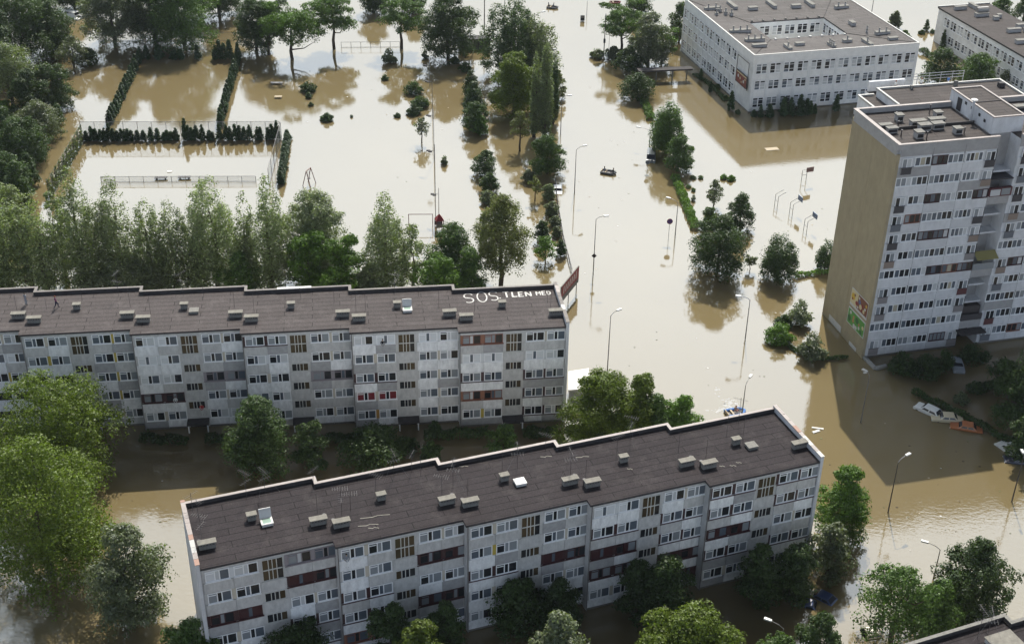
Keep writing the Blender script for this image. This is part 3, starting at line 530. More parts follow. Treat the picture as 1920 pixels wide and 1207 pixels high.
# ------------------------------------------------------------------ school
DX, DY, DH = 47.12, 252.55, .2636
school = empty('school_building', (DX, DY, 0), DH, 'large white three-storey school built round a courtyard', 'school')
b = MB()
OW, OD, C0, C1, E0, E1 = 36.33, 37.8, 8.1, 25.5, 10.0, 21.3
b.prism([(0, 0), (OW, 0), (OW, E0), (0, E0)], -1.6, 11.2, 'school_wall'); b.prism([(0, E1), (OW, E1), (OW, OD), (0, OD)], -1.6, 11.2, 'school_wall')
b.prism([(0, E0+.001), (C0, E0+.001), (C0, E1-.001), (0, E1-.001)], -1.6, 11.19, 'school_wall'); b.prism([(C1, E0+.001), (OW, E0+.001), (OW, E1-.001), (C1, E1-.001)], -1.6, 11.19, 'school_wall')
ZR = [1.0, 4.72, 8.05]; ZH = [2.05, 1.9, 2.1]
b.box(-.08, OW+.08, -.09, .01, 10.35, 12.05, 'school_trim'); b.box(-.09, .01, .011, OD, 10.35, 12.05, 'school_trim'); b.box(OW-.01, OW+.09, .011, OD, 10.35, 12.05, 'school_trim'); b.box(-.08, OW+.08, OD-.01, OD+.09, 10.35, 12.05, 'school_trim')
for i in range(13): x = .33+2.99*(i)-.0; b.box(x-.27, x+.27, -.085, .01, -1.5, 10.349, 'school_wall')
for j in range(3):
    z0 = -1.5 if j == 0 else ZR[j-1]+ZH[j-1]+.03
    if j == 0: b.box(0, OW, -.1, .0, -1.4, .22, 'panel_wet'); b.box(-.1, .0, .01, OD, -1.4, .22, 'panel_wet')
    for i in range(12): b.box(.62+2.99*i, 3.03+2.99*i, -.045, .01, z0+.2 if j else z0, ZR[j]-.12, 'school_trim')
for i in range(11): y = 8.35+3.0*i-.375; b.box(-.085, .01, y-.28, y+.28, -1.5, 10.349, 'school_wall')
b.build('wall', school)
rf = MB(); zo, zi = 12.0, 11.45
O = [(0, 0), (OW, 0), (OW, OD), (0, OD)]; I = [(C0, E0), (C1, E0), (C1, E1), (C0, E1)]
for k in range(4):
    a, c = O[k], O[(k+1) % 4]; d, e = I[(k+1) % 4], I[k]; rf.quad((*a, zo), (*c, zo), (*d, zi), (*e, zi), 'roof_school'); rf.quad((*e, zi), (*d, zi), (*d, 11.1), (*e, 11.1), 'felt_dark')
rf.build('roof', school)
rc = MB()
for (x0, x1, y0, y1) in ((-.12, OW+.12, -.13, .2), (-.12, .2, .201, OD-.2), (OW-.2, OW+.12, .201, OD-.2), (-.12, OW+.12, OD-.199, OD+.13)): rc.box(x0, x1, y0, y1, 12.051, 12.12, 'metal_cap_white')
rc.build('parapet_cap', school)
for k in range(4): MB().tube([(*O[k], 12.03), (*I[k], 11.48)], .06, 'felt_dark', 4).build('roof_seam', school)
for i in range(7):
    x = C0+.8+i*2.6; MB().box(x-.2, x+.2, E0-.6, E0-.2, 11.4, 11.75, 'hatch_white').build('roof_vent', school); MB().box(x-.2, x+.2, E1+.2, E1+.6, 11.4, 11.75, 'vent_pale').build('roof_vent', school)
sf = {}
def school_frame(W, H, m='frame_white'):
    b = MB(); t = .09; b.box(0, W, -.07, 0, 0, t, m); b.box(0, W, -.07, 0, H-t, H, m); b.box(0, t, -.07, 0, t, H-t, m); b.box(W-t, W, -.07, 0, t, H-t, m)
    b.box(W/2-.1, W/2+.1, -.075, 0, t, H-t, m); b.box(t, W/2-.1, -.068, 0, H*.30, H*.30+.07, m); b.box(W/2+.1, W-t, -.068, 0, H*.30, H*.30+.07, m); b.box(t, W/2-.1, -.068, 0, H*.74, H*.74+.07, m); b.box(W/2+.1, W-t, -.068, 0, H*.74, H*.74+.07, m)
    b.box(-.05, W+.05, -.15, -.076, -.05, .02, m); return b.mesh('window_frame')
def school_pane(W, H):
    b = MB(); rows = [0, .32*H, .76*H, H]; bl = rnd.random()
    for i in range(2):
        light = rnd.random() < .3
        for j in range(3):
            m = ('curtain_white' if light and j > 0 - 1 and j < 2 else rnd.choice(['glass_dark', 'glass_dark', 'glass_blue', 'glass_dark', 'curtain_grey']))
            b.quad((i*W/2, -.03, rows[j]), ((i+1)*W/2, -.03, rows[j]), ((i+1)*W/2, -.03, rows[j+1]), (i*W/2, -.03, rows[j+1]), m)
    return b.mesh('pane')
SFM = [school_frame(2.3, h) for h in ZH]; SPM = [[school_pane(2.3, h) for _ in range(8)] for h in ZH]
SFN = [school_frame(2.25, h) for h in ZH]; SPN = [[school_pane(2.25, h) for _ in range(6)] for h in ZH]
for j in range(3):
    for i in range(12): put_window(school, SFM[j], rnd.choice(SPM[j]), (.68+2.99*i, -.004, ZR[j]))
    for i in range(10): put_window(school, SFN[j], rnd.choice(SPN[j]), (-.004, 8.35+3.0*i+2.25, ZR[j]), -math.pi/2)
for i in range(5): put_window(school, SFM[2], rnd.choice(SPM[2]), (C0+2.6+2.95*i, E1-.004, 8.3))
for i in range(4): put_window(school, SFN[2], rnd.choice(SPN[2]), (C1-.004, E0+3.3+2.5*i, 8.3), -math.pi/2)
def stack_vent(u, v, l, d, rz, n, h=.75):
    b = MB(); b.box(-l/2, l/2, -d/2, d/2, 0, h, 'tower_grey'); b.box(-l/2-.08, l/2+.08, -d/2-.08, d/2+.08, h+.001, h+.12, 'vent_pale')
    for i in range(n): x = -l/2+l*(i+.5)/n; b.tube([(x, 0, h+.1), (x, 0, h+.75)], .16, 'tower_grey', 7); b.tube([(x, 0, h+.75), (x, 0, h+.9)], .24, 'vent_pale', 7)
    b.build('roof_vent', school, (u, v, 11.5), rz)
for a in ((1.7+1.5, 30.3, 3.5, .8, 0, 2), (8.5, 31.7, .8, 4.5, 0, 0), (12.1, 28.7, 2, 1, 0, 0), (17.3, 30.6, .8, 4.5, 0, 0), (22.2, 28.3, 2.1, 1, 0, 0), (26, 29.5, .8, 4, 0, 0), (31.8, 25.6, 3.2, .9, 0, 2), (3.2, 14.8, 4.6, .9, 0, 3), (3.9, 8.9, 4.2, .9, 0, 3), (3.4, 5.4, 3, .9, 0, 0), (8.7, 3.3, 2.8, .8, 1.57, 1), (11.9, 4.6, 1.9, .9, 0, 0), (18, 2.6, 2.6, .8, 1.57, 3), (22.4, 4.4, 1.9, .9, 0, 1), (26, 2.6, 3.8, .8, 1.57, 1), (32.1, 7.6, 3.2, .9, 0, 2), (32.4, 3.7, 2, .9, 0, 0), (28.9, 14.9, .9, 1.8, 0, 0), (4.4, 28.7, .6, .6, 0, 1), (4.9, 26.7, .6, .6, 0, 1), (5.9, 25.9, .6, .6, 0, 1), (2.7, 26.5, .6, .6, 0, 1), (29.5, 9.5, .3, .3, 0, 1)): stack_vent(*a)
# hanging sign frame on the school's side wall
b = MB()
for (y0, z0, y1, z1) in ((1.2, 9.9, 6.9, 9.9), (6.9, 9.9, 6.9, 4.4), (1.2, 9.9, 1.2, 4.2)): b.tube([(-.35, y0, z0), (-.35, y1, z1)], .07, 'steel_dark', 5)
b.box(-.42, -.3, 1.3, 6.8, 4.4, 7.0, 'steel_dark'); fr_ = b.build('hoarding', school)
b = MB(); b.quad((-.424, 6.6, 4.55), (-.424, 1.5, 4.55), (-.424, 1.5, 6.85), (-.424, 6.6, 6.85), 'rust_red')
for (y, z, rr, m) in ((5.6, 5.9, .35, 'hatch_white'), (4.6, 5.7, .3, 'ad_cream'), (3.6, 6.0, .3, 'red'), (2.9, 5.5, .35, 'hatch_white'), (2.2, 6.1, .25, 'ad_cream'), (5.0, 5.1, .25, 'red'), (3.9, 5.1, .2, 'ad_cream')): disc(b, y, z, rr, m, -.43)
b.quad((-.428, 6.5, 6.55), (-.428, 1.6, 6.55), (-.428, 1.6, 6.8), (-.428, 6.5, 6.8), 'ad_cream'); b.build('picture', fr_)
# entrance canopy of the school: a long thin slab on posts
b = MB(); p0 = spot(1196, 131, 2.6); p1 = spot(1297, 127, 2.6); d = p1-p0; L_ = np.linalg.norm(d[:2]); an = math.atan2(d[1], d[0])
b.box(0, L_, -.9, .9, 2.3, 2.62, 'felt_dark'); cn = tag(b.build('entrance_canopy', None, (p0[0], p0[1], 0), an), 'long dark flat canopy reaching from the trees to the school', 'canopy')
b = MB()
for x in (1, L_*.35, L_*.65, L_-1): b.box(x-.12, x+.12, -.12, .12, -1, 2.299, 'vent_pale')
b.build('post', cn)
# second school, two storeys
s2 = empty('school_building', (DX, DY, 0), DH, 'low white two-storey building with rows of windows beyond the tower', 'school')
b = MB(); X0, X1, Y0, Y1 = 60.7, 73.6, -14, 32.6
b.prism([(X0, Y0), (X1, Y0), (X1, Y1), (X0, Y1)], -1.6, 7.7, 'school_wall'); b.build('wall', s2)
b = MB(); b.prism([(X0-.25, Y0-.2), (X1+.2, Y0-.2), (X1+.2, Y1+.2), (X0-.25, Y1+.2)], 7.701, 8.05, 'felt_dark', 'roof_tower'); b.build('roof', s2)
b = MB(); b.box(X0-.25, X1+.2, Y1-.1, Y1+.25, 8.051, 8.3, 'metal_cap_white'); b.build('parapet', s2)
for i in range(13):
    for j, z in enumerate((1.2, 4.6)):
        put_window(s2, SFM[0] if j else SFM[1], rnd.choice(SPM[0] if j else SPM[1]), (X0-.004, 28.6-2.9*i+1, z), -math.pi/2)
for (u, v, l, d) in ((64.5, 30, 3, .8), (68.2, 30.6, .8, 3), (66.6, 24.5, 3.2, 1), (68.4, 21.5, 1.2, .9), (70, 22.8, 1, .8), (71.5, 15.5, 3.4, .9), (70.6, 12.5, 1.8, .9), (67.5, 13.0, 3.2, .9), (64.5, 6, 2, 1)):
    b = MB(); b.box(u-l/2, u+l/2, v-d/2, v+d/2, 8.052, 8.75, 'tower_grey'); b.box(u-l/2-.08, u+l/2+.08, v-d/2-.08, v+d/2+.08, 8.751, 8.88, 'vent_pale'); b.build('roof_vent', s2)
b = MB(); b.tube([(65.8, 25.4, 9.2), (68.6, 25.4, 9.2)], .7, 'alu', 10); b.build('tank', s2)

# ------------------------------------------------------------------ foliage
def frames(n, rng):
    a = np.cross(n, rng.normal(size=n.shape)); a /= np.linalg.norm(a, axis=1, keepdims=True)+1e-9; return a, np.cross(n, a)
def leaf_mesh(name, P_, N_, size, m, rng):
    n = len(P_); a, b = frames(N_, rng); s = (size*rng.uniform(.6, 1.25, n))[:, None]*.5; asp = rng.uniform(.55, .95, n)[:, None]
    V = np.empty((n, 4, 3), np.float32); V[:, 0] = P_-a*s; V[:, 1] = P_-b*s*asp+N_*s*.25; V[:, 2] = P_+a*s; V[:, 3] = P_+b*s*asp+N_*s*.25
    me = bpy.data.meshes.new(name); me.vertices.add(n*4); me.loops.add(n*4); me.polygons.add(n)
    me.vertices.foreach_set('co', V.ravel()); me.loops.foreach_set('vertex_index', np.arange(n*4, dtype=np.int32)); me.polygons.foreach_set('loop_start', np.arange(0, n*4, 4, dtype=np.int32))
    me.update(calc_edges=True); me.materials.append(M[m]); return me
def profile(kind, t):
    t = np.asarray(t)
    if kind == 'round': return np.clip(np.minimum(.84+t*.7, 1.0)*np.sqrt(np.clip(1-np.clip((t-.42)/.58, 0, 1)**2, 0, 1)), .05, 1)
    if kind == 'poplar': return np.clip((1-t)**.55*np.minimum(1, .6+t*1.6)*1.08, .1, 1)
    if kind == 'column': return np.clip(np.minimum(1, .5+t*2.5)*(1-t)**.38, .05, 1)
    if kind == 'cone': return np.clip((1-t)**.75*np.minimum(1, .7+t*3), .05, 1)
    if kind == 'umbrella': return np.sqrt(np.clip(1-(1.55*t-.75)**2, 0, 1))
    if kind == 'bush': return np.sqrt(np.clip(1-t**2, 0, 1))*np.minimum(1, .8+t)
    return np.sqrt(np.clip(1-(2*t-1)**2, 0, 1))
BASE = {'round': .03, 'poplar': .05, 'column': .03, 'cone': .02, 'umbrella': .22, 'bush': .0, 'willow': .12, 'sparse': .28, 'open': .15}
def crown(kind, h, wd, m, seed, leaf, dens=1.0):
    rng = np.random.default_rng(seed); z0 = BASE[kind]*h; H = h-z0; C_ = []; up = []
    R0 = wd/2
    if kind in ('round', 'willow', 'open', 'sparse', 'umbrella', 'bush'):
        nl = {'round': 14, 'willow': 12, 'open': 13, 'sparse': 8, 'umbrella': 14, 'bush': 10}[kind]+int(wd > 9)*4; lobes = []
        for i in range(nl):
            a = i*2.399+rng.uniform(-.5, .5); t = ((i+.5)/nl)**1.2 if kind != 'bush' else rng.uniform(.0, .4)
            t = np.clip(t+rng.uniform(-.08, .08), .04, .98)
            if kind == 'umbrella': t = .14+.83*t
            lr = R0*rng.uniform(.34, .55)*(1.1 if t < .7 else .8); lz = min(lr*{'umbrella': .42, 'willow': 1.05, 'bush': .8}.get(kind, .82), H*.32)
            pr = float(profile({'willow': 'round', 'open': 'round', 'sparse': 'round'}.get(kind, kind), t if kind != 'umbrella' else .48)); rr = max(0, pr*R0*rng.uniform(.86, 1.12)-lr)
            lobes.append((rr*math.cos(a), rr*math.sin(a), z0+lz*(.6 if kind in ('umbrella', 'sparse', 'willow') else .15)+t*(H-lz*1.15), lr, lz))
        lobes.append((0, 0, z0+H*.5, R0*.55, H*.4))
        for (x, y, z, lr, lz) in lobes:
            rc_ = float(np.clip(lr*.34, .22, 1.05)); n = int(max(5, 3.4*lr*lr/(rc_*rc_)*{'sparse': .45, 'open': .62}.get(kind, 1)*(lz/lr+.35)))
            d = rng.normal(size=(n, 3)); d[:, 2] = np.where(rng.uniform(size=n) < .72, np.abs(d[:, 2]), d[:, 2]); d /= np.linalg.norm(d, axis=1, keepdims=True)
            q = rng.uniform(.55, 1, n)[:, None]; p = np.array([x, y, z])+d*q*np.array([lr-rc_*.5, lr-rc_*.5, max(lz-rc_*.4, .1)]); C_.append(np.c_[p, np.full(n, rc_)*rng.uniform(.65, 1.2, n)])
    else:
        sp = [(0, 0, 1.0, 1.0)] if kind in ('cone', 'column') else [(0, 0, 1.0, .74)]+[(R0*.42*math.cos(a), R0*.42*math.sin(a), rng.uniform(.62, .93), rng.uniform(.45, .62)) for a in rng.uniform(0, 1)+np.arange(4)*1.57+rng.uniform(-.4, .4, 4)]
        if kind == 'column': sp = [(0, 0, 1., .8)]+[(R0*.3*math.cos(a), R0*.3*math.sin(a), rng.uniform(.75, .95), .6) for a in (0, 2, 4)]
        for (x, y, hk, rk) in sp:
            rc_ = float(np.clip(R0*rk*.32, .16, .8)); n = int(np.clip(1.15*math.pi*R0*rk*H*hk/(rc_*rc_), 12, 260)); t = rng.uniform(0, 1, n*2); t = t[rng.uniform(0, 1, n*2) < profile(kind, t)+.15][:n]; n = len(t); a = rng.uniform(0, 6.283, n)
            r_ = profile(kind, t)*max(R0*rk-rc_*.5, .05)*(1+.2*np.sin(3*a+t*9)+rng.uniform(-.15, .15, n))*rng.uniform(.3, 1, n)**.4
            C_.append(np.c_[x+r_*np.cos(a), y+r_*np.sin(a), z0+rc_*.4+t*(H*hk-rc_), rc_*rng.uniform(.65, 1.2, n)])
    C_ = np.concatenate(C_); C_[:, 2] = np.clip(C_[:, 2], .05, h); rcs = C_[:, 3]; C_ = C_[:, :3]; nc = len(C_)
    tot = int(np.clip(5.5*math.pi*wd*H*.75/(leaf*leaf)*dens*{'sparse': .4, 'open': .6}.get(kind, 1), 160, 42000)); per = max(6, tot//nc); n = nc*per
    ci = np.repeat(np.arange(nc), per); D = rng.normal(size=(n, 3)); D[:, 2] = np.where(rng.uniform(0, 1, n) < .65, np.abs(D[:, 2]), D[:, 2]); D /= np.linalg.norm(D, axis=1, keepdims=True)
    rad = rcs[ci]*np.where(rng.uniform(0, 1, n) < .8, rng.uniform(.75, 1.08, n), rng.uniform(.2, .8, n))
    fl = np.array([1, 1, {'umbrella': .55, 'willow': 1.15, 'column': 1.7, 'poplar': 1.25}.get(kind, .8)])
    P_ = C_[ci]+D*rad[:, None]*fl
    if kind == 'willow': P_[:, 2] -= np.abs(rng.normal(0, .3, n))
    N_ = D*1.1+rng.normal(0, .3, (n, 3))+np.array([0, 0, .25]); N_ /= np.linalg.norm(N_, axis=1, keepdims=True)+1e-9
    P_[:, 2] = np.maximum(P_[:, 2], .03)
    return leaf_mesh('crown', P_, N_, leaf, m, rng), C_
def trunk(h, wd, kind, C_, seed):
    rng = np.random.default_rng(seed+999); b = MB(); r0 = float(np.clip(h*.018+wd*.008, .06, .38)); top = h*(.7 if kind in ('poplar', 'column', 'cone') else .58)
    pts = [(0, 0, -1.2)]+[(rng.normal(0, .012*h), rng.normal(0, .012*h), top*k/4) for k in range(1, 5)]
    b.tube(pts, [r0*1.15, r0, r0*.8, r0*.55, r0*.25], 'bark', 7)
    idx = rng.permutation(len(C_))[:int({'umbrella': 9, 'open': 12, 'sparse': 10, 'willow': 9}.get(kind, 6))]
    for i in idx:
        c = C_[i]; zs = min(max(top*.3, c[2]-.55*math.hypot(c[0], c[1])), top*.95); k = zs/top
        p0 = np.array([0, 0, zs]); mid = (p0+c)/2+np.array([0, 0, -.05*h])+rng.normal(0, .02*h, 3)
        b.tube([p0, mid, c], [r0*(1-.6*k)*.6, r0*.3, r0*.12], 'bark', 5)
    return b.mesh('trunk')
TREE_N = 0
def tree(kind, m, bx, by, top, wpx, label, name='tree', cat='tree', leaf=None, dens=1.0, group=None, single=False, wmul=1.0):
    global TREE_N; TREE_N += 1
    p = spot(bx, by); h = max(.4, height_at(p, top)); wd = wpx*depth((p[0], p[1], h*.5))/F_PX*wmul*(1.4 if kind == 'poplar' else 1.22 if kind in ('round', 'willow', 'open') else 1.0)
    if leaf is None: leaf = float(np.clip(depth(p)/2474*1920/1024*1.5, .27, .46))
    leaf = min(leaf, max(.14, wd*.12)); dens *= 1.5 if m == 'leaf_yellow' else .68 if m == 'leaf_poplar' and kind != 'column' else 1.1
    if single or kind == 'bush' or (kind == 'cone' and h < 3):
        cm, _ = crown(kind, h, wd, m, 100+TREE_N*13, leaf, dens); o = link(name, cm, None, (p[0], p[1], 0)); return tag(o, label, cat, group)
    root = empty(name, (p[0], p[1], 0), 0, label, cat, group)
    cm, C_ = crown(kind, h, wd, m, 100+TREE_N*13, leaf, dens); link('crown', cm, root); link('trunk', trunk(h, wd, kind, C_, TREE_N), root)
    return root
D_, Mi, Br, Ye, Gr, Si, Po, Ol = 'leaf_dark', 'leaf_mid', 'leaf_bright', 'leaf_yellow', 'leaf_grey', 'leaf_silver', 'leaf_poplar', 'leaf_olive'
TREES = [
 # kind, leaf, base x, base y, top y, width, label   (photo pixels of the water line)
 ('round', D_, 45, 112, -45, 150, 'huge dark tree filling the top left corner'),
 ('willow', Po, 25, 205, 75, 108, 'soft bluish-green willow at the left edge below the huge dark tree'),
 ('round', D_, 103, 203, 113, 90, 'round dark tree behind the left street lamp'),
 ('open', Gr, 140, 128, 66, 62, 'grey-green thin tree right of the dark top left trees'),
 ('round', D_, 167, 120, 88, 34, 'small dark bush tree standing in the bright water strip'),
 ('round', Gr, 76, 262, 185, 88, 'bushy tree left of the lamp, above the brown channel'),
 ('round', Br, 12, 222, 186, 46, 'small light green tree cut by the left edge'),
 ('round', D_, 48, 305, 213, 95, 'broad dark tree on the left bank of the brown channel'),
 ('round', D_, 98, 98, -15, 92, 'dark tree overlapping the huge one at the top left'),
 ('round', D_, 2, 160, 10, 96, 'dark tree cut by the left edge above the bluish-green one'),
 ('round', D_, 62, 226, 128, 78, 'dark tree between the bluish-green tree and the round one'),
 ('round', D_, 8, 292, 196, 76, 'dark tree at the left edge above the broad bank tree'),
 ('round', D_, 40, 392, 300, 60, 'dark tree hanging over the lower end of the brown channel'),
 ('cone', D_, 112, 233, 193, 24, 'little dark spruce beside the left lamp'),
 ('cone', D_, 77, 292, 252, 30, 'dark spruce at the edge of the brown channel'),
 ('round', D_, 22, 372, 283, 82, 'dark bushy tree at the left edge above the poplars'),
 ('cone', D_, 58, 347, 285, 44, 'blue-green spruce leaning over the brown channel'),
 ('round', Po, 18, 432, 342, 88, 'light-tipped bushy tree at the left edge by the poplar row'),
 ('round', D_, 140, 18, -45, 75, 'dark tree behind the two flooded white cars'),
 ('round', Gr, 217, 84, -70, 112, 'grey-green tree with several stems beside the white cars'),
 ('round', D_, 290, 76, -92, 100, 'dark tree on a bare trunk, first of the top pair'),
 ('round', Mi, 345, 86, -98, 136, 'wide dark green tree above the hedged field'),
 ('round', D_, 412, 30, -105, 100, 'distant dark tree at the top edge above the hedged field'),
 ('round', D_, 480, 98, -12, 80, 'dark tree left of the yellow-green locust'),
 ('umbrella', D_, 505, 103, -5, 72, 'dark leafy tree behind the yellow-green locust'),
 ('umbrella', Br, 549, 112, 2, 136, 'yellow-green locust with flat layered crown over the water'),
 ('umbrella', Mi, 627, 92, -22, 96, 'green locust right of the yellow-green one'),
 ('umbrella', Mi, 753, 92, -18, 90, 'green tree on a forked trunk by the low rail fence'),
 ('round', D_, 840, 110, -28, 108, 'large dark green tree right of the forked tree'),
 ('round', D_, 700, 24, -40, 60, 'distant dark tree between the two green locusts'),
 ('round', D_, 775, 22, -40, 50, 'distant dark tree behind the forked green tree'),
 ('poplar', D_, 962, 142, -12, 105, 'tall dark tree heading the roadside row'),
 ('poplar', Po, 1003, 150, 22, 80, 'silvery poplar in front of the tall dark roadside tree'),
 ('round', Ye, 962, 214, 90, 92, 'yellow-green maple beside the columnar poplars'),
 ('column', Po, 1002, 257, 95, 30, 'left narrow columnar poplar by the road'),
 ('column', Po, 1021, 256, 78, 38, 'tallest narrow columnar poplar by the road'),
 ('column', D_, 1037, 232, 106, 25, 'dark narrow columnar poplar nearest the road'),
 ('round', Ol, 1045, 185, 130, 30, 'yellowish shrub tree peeping out right of the columnar poplars'),
 ('round', Mi, 1026, 326, 250, 72, 'round deep green tree at the foot of the columnar poplars'),
 ('sparse', Ol, 975, 283, 206, 56, 'thin yellowish tree left of the round deep green tree'),
 ('cone', D_, 884, 185, 128, 42, 'back one of three stacked dark spruces'),
 ('cone', D_, 888, 214, 152, 52, 'middle one of three stacked dark spruces'),
 ('round', D_, 891, 246, 186, 50, 'front bushy one of three stacked dark trees'),
 ('round', Br, 899, 251, 213, 34, 'small bright green tree at the foot of the dark spruces'),
 ('round', D_, 909, 328, 280, 46, 'dark rounded bush tree standing alone below the spruces'),
 ('round', D_, 917, 359, 322, 37, 'smaller dark rounded bush below the lone dark one'),
 ('round', Gr, 913, 380, 356, 30, 'low grey-green bush touching the willow crown'),
 ('sparse', Gr, 791, 268, 220, 38, 'sparse grey young tree beside the floodlight poles'),
 ('round', Gr, 990, 341, 317, 24, 'grey little bush by the roadside railing'),
 ('sparse', Ol, 1003, 377, 329, 30, 'little yellowish tree on a thin stem by the railing'),
 ('round', Gr, 1029, 374, 343, 28, 'pale round bush on the railing, upper one'),
 ('round', Gr, 1034, 403, 377, 28, 'pale round bush on the railing, second from the top'),
 ('round', D_, 1016, 452, 412, 32, 'dark bush tree left of the railing bushes'),
 ('round', Gr, 1041, 424, 404, 22, 'pale round bush on the railing, third from the top'),
 ('round', Gr, 1043, 443, 424, 20, 'pale round bush on the railing, fourth from the top'),
 ('open', Br, 1022, 488, 440, 42, 'light green tree on a bare stem near the red hoarding'),
 ('round', D_, 1051, 479, 448, 20, 'lowest small bush on the railing near the red hoarding'),
 ('umbrella', Mi, 1165, 97, 4, 104, 'spreading locust with one long side branch over the road'),
 ('round', Gr, 1215, 124, 18, 80, 'grey-green tree beside the school corner'),
 ('umbrella', Br, 1241, 118, 50, 58, 'yellow-green tree next to the school wall'),
 ('round', D_, 1197, 26, -25, 55, 'distant tree at the top edge left of the school'),
 ('round', D_, 1272, 80, 2, 46, 'dark tree touching the back of the school'),
 ('round', D_, 1195, 184, 135, 70, 'wide dark bush under the school canopy'),
 ('round', Gr, 1150, 110, 86, 30, 'grey drowned bush under the spreading locust'),
 ('round', D_, 1180, 134, 85, 60, 'dark thicket tree beneath the grey-green tree'),
 ('poplar', Mi, 1249, 288, 190, 58, 'dark green tree at the top of the grassy verge'),
 ('round', Mi, 1271, 320, 248, 56, 'rounded dark green tree below the verge tree'),
 ('round', D_, 1240, 262, 212, 40, 'dark bush half behind the verge tree'),
 ('open', Gr, 1337, 388, 336, 30, 'thin young tree by the grass bank'),
 ('round', D_, 1386, 430, 361, 52, 'dark tree standing upper right of the big verge tree'),
 ('round', Mi, 1328, 432, 385, 34, 'bushy tree directly behind the big verge tree'),
 ('round', D_, 1343, 512, 402, 112, 'big dark round tree on the verge opposite the tower'),
 ('poplar', D_, 1458, 523, 440, 64, 'dark pear-shaped tree midway between big tree and tower'),
 ('poplar', D_, 1547, 505, 446, 36, 'slim dark tree beside the tower gable'),
 ('sparse', Gr, 1405, 508, 478, 30, 'sparse pale shrub right of the big verge tree'),
 ('round', D_, 1757, 158, 86, 68, 'dark tree between the two schools'),
 ('round', Mi, 1828, 166, 97, 80, 'full round green tree in front of the low school'),
 ('round', Gr, 1893, 160, 122, 42, 'light tree at the foot of the low school windows'),
 ('round', Mi, 1921, 160, 120, 40, 'tree cut by the right edge beside the low school'),
 ('round', Mi, 1877, 28, -8, 38, 'small tree behind the low school roof'),
 ('round', D_, 1917, 42, -10, 40, 'dark tree in the top right corner'),
 ('round', Gr, 1677, 52, 20, 24, 'grey bush along the far side of the big school'),
 ('round', Mi, 1695, 75, 56, 20, 'green bush along the far side of the big school'),
 ('cone', D_, 1736, 57, 36, 14, 'single dark thuja standing in the brown water beyond the school'),
 ('cone', D_, 1766, 92, 55, 13, 'slim dark thuja at the low school corner'),
 ('cone', Mi, 1788, 96, 70, 18, 'bushy thuja against the low school wall'),
 # the row behind the far block
 ('poplar', Po, 22, 548, 352, 92, 'leftmost poplar behind the far block'),
 ('open', Po, 60, 556, 385, 70, 'loose poplar between the leftmost two'),
 ('poplar', Po, 375, 556, 385, 50, 'low narrow poplar just left of the broad court poplar'),
 ('round', Gr, 690, 566, 495, 70, 'grey shrub tree left of the tall goal poplar'),
 ('round', Mi, 455, 566, 470, 80, 'green undergrowth tree below the narrow poplar'),
 ('poplar', Po, 92, 556, 360, 64, 'slim poplar second from left behind the far block'),
 ('poplar', Po, 165, 556, 316, 96, 'tall full poplar, peak nearest the green fence'),
 ('poplar', Po, 235, 556, 326, 82, 'tall poplar just right of the fullest one'),
 ('open', Po, 128, 530, 345, 62, 'loose poplar filling the gap by the green fence'),
 ('poplar', Po, 292, 552, 372, 56, 'shorter poplar left of the court poplar'),
 ('poplar', Po, 333, 556, 372, 66, 'shorter bushy poplar beside the tall court poplar'),
 ('poplar', Po, 411, 552, 326, 98, 'tall broad poplar in front of the tennis court'),
 ('poplar', Po, 470, 552, 358, 44, 'narrow poplar right of the broad court poplar'),
 ('poplar', Po, 515, 553, 328, 70, 'pointed poplar by the end of the court hedge'),
 ('round', Gr, 240, 568, 473, 150, 'low grey-green bushes against the far block parapet'),
 ('round', Si, 598, 520, 348, 138, 'pale silvery willow below the red swing frame'),
 ('round', Br, 583, 552, 418, 92, 'bright green tree in front of the silvery willow'),
 ('round', Br, 648, 562, 430, 86, 'bright green tree between willow and pointed poplar'),
 ('round', Br, 628, 580, 500, 80, 'low bright green crown touching the far block roof'),
 ('poplar', Po, 727, 556, 356, 86, 'tall poplar left of the goal frame'),
 ('open', Po, 776, 552, 418, 66, 'loose grey poplar under the goal frame'),
 ('round', Mi, 850, 540, 414, 92, 'green tree below the red play tower'),
 ('round', Br, 822, 575, 472, 92, 'bright green tree on the parapet, near the SOS roof'),
 ('round', Mi, 880, 565, 460, 70, 'mid green tree left of the forked willow'),
 ('willow', Ol, 938, 534, 368, 100, 'tall willow with bare forked trunk behind the SOS roof'),
 ('round', Mi, 5, 560, 500, 40, 'light green shrub at the left edge by the parapet'),
 # between the blocks and in front
 ('round', Ye, 112, 905, 692, 262, 'big yellow-green maple in front of the far block, left'),
 ('round', Ye, 95, 1078, 815, 268, 'biggest yellow-green maple, lower left'),
 ('round', Gr, 250, 1165, 983, 152, 'grey-green round tree left of the near block gable'),
 ('round', Mi, 365, 1275, 1155, 98, 'tree at the bottom edge by the near block corner'),
 ('round', D_, 490, 888, 740, 128, 'dark glossy tree in front of the far block'),
 ('round', D_, 583, 878, 784, 64, 'smaller dark tree right of the glossy one'),
 ('round', D_, 700, 868, 800, 120, 'dark shrubs between blocks, below the stairwell canopies'),
 ('round', Mi, 943, 858, 793, 60, 'shrub at the far block entrance'),
 ('round', D_, 808, 868, 826, 40, 'round dark shrub just behind the near block parapet'),
 ('round', Ye, 1128, 862, 690, 160, 'bright yellow-green tree at the far block corner'),
 ('round', Ye, 1195, 856, 698, 84, 'thin yellow-green leader right of the corner tree'),
 ('round', Mi, 1222, 858, 738, 86, 'deep green tree right of the yellow-green corner tree'),
 ('round', Br, 1268, 856, 733, 84, 'bright green tree above the near block parapet'),
 ('round', Br, 1572, 1012, 872, 108, 'bright green tree beside the near block end wall'),
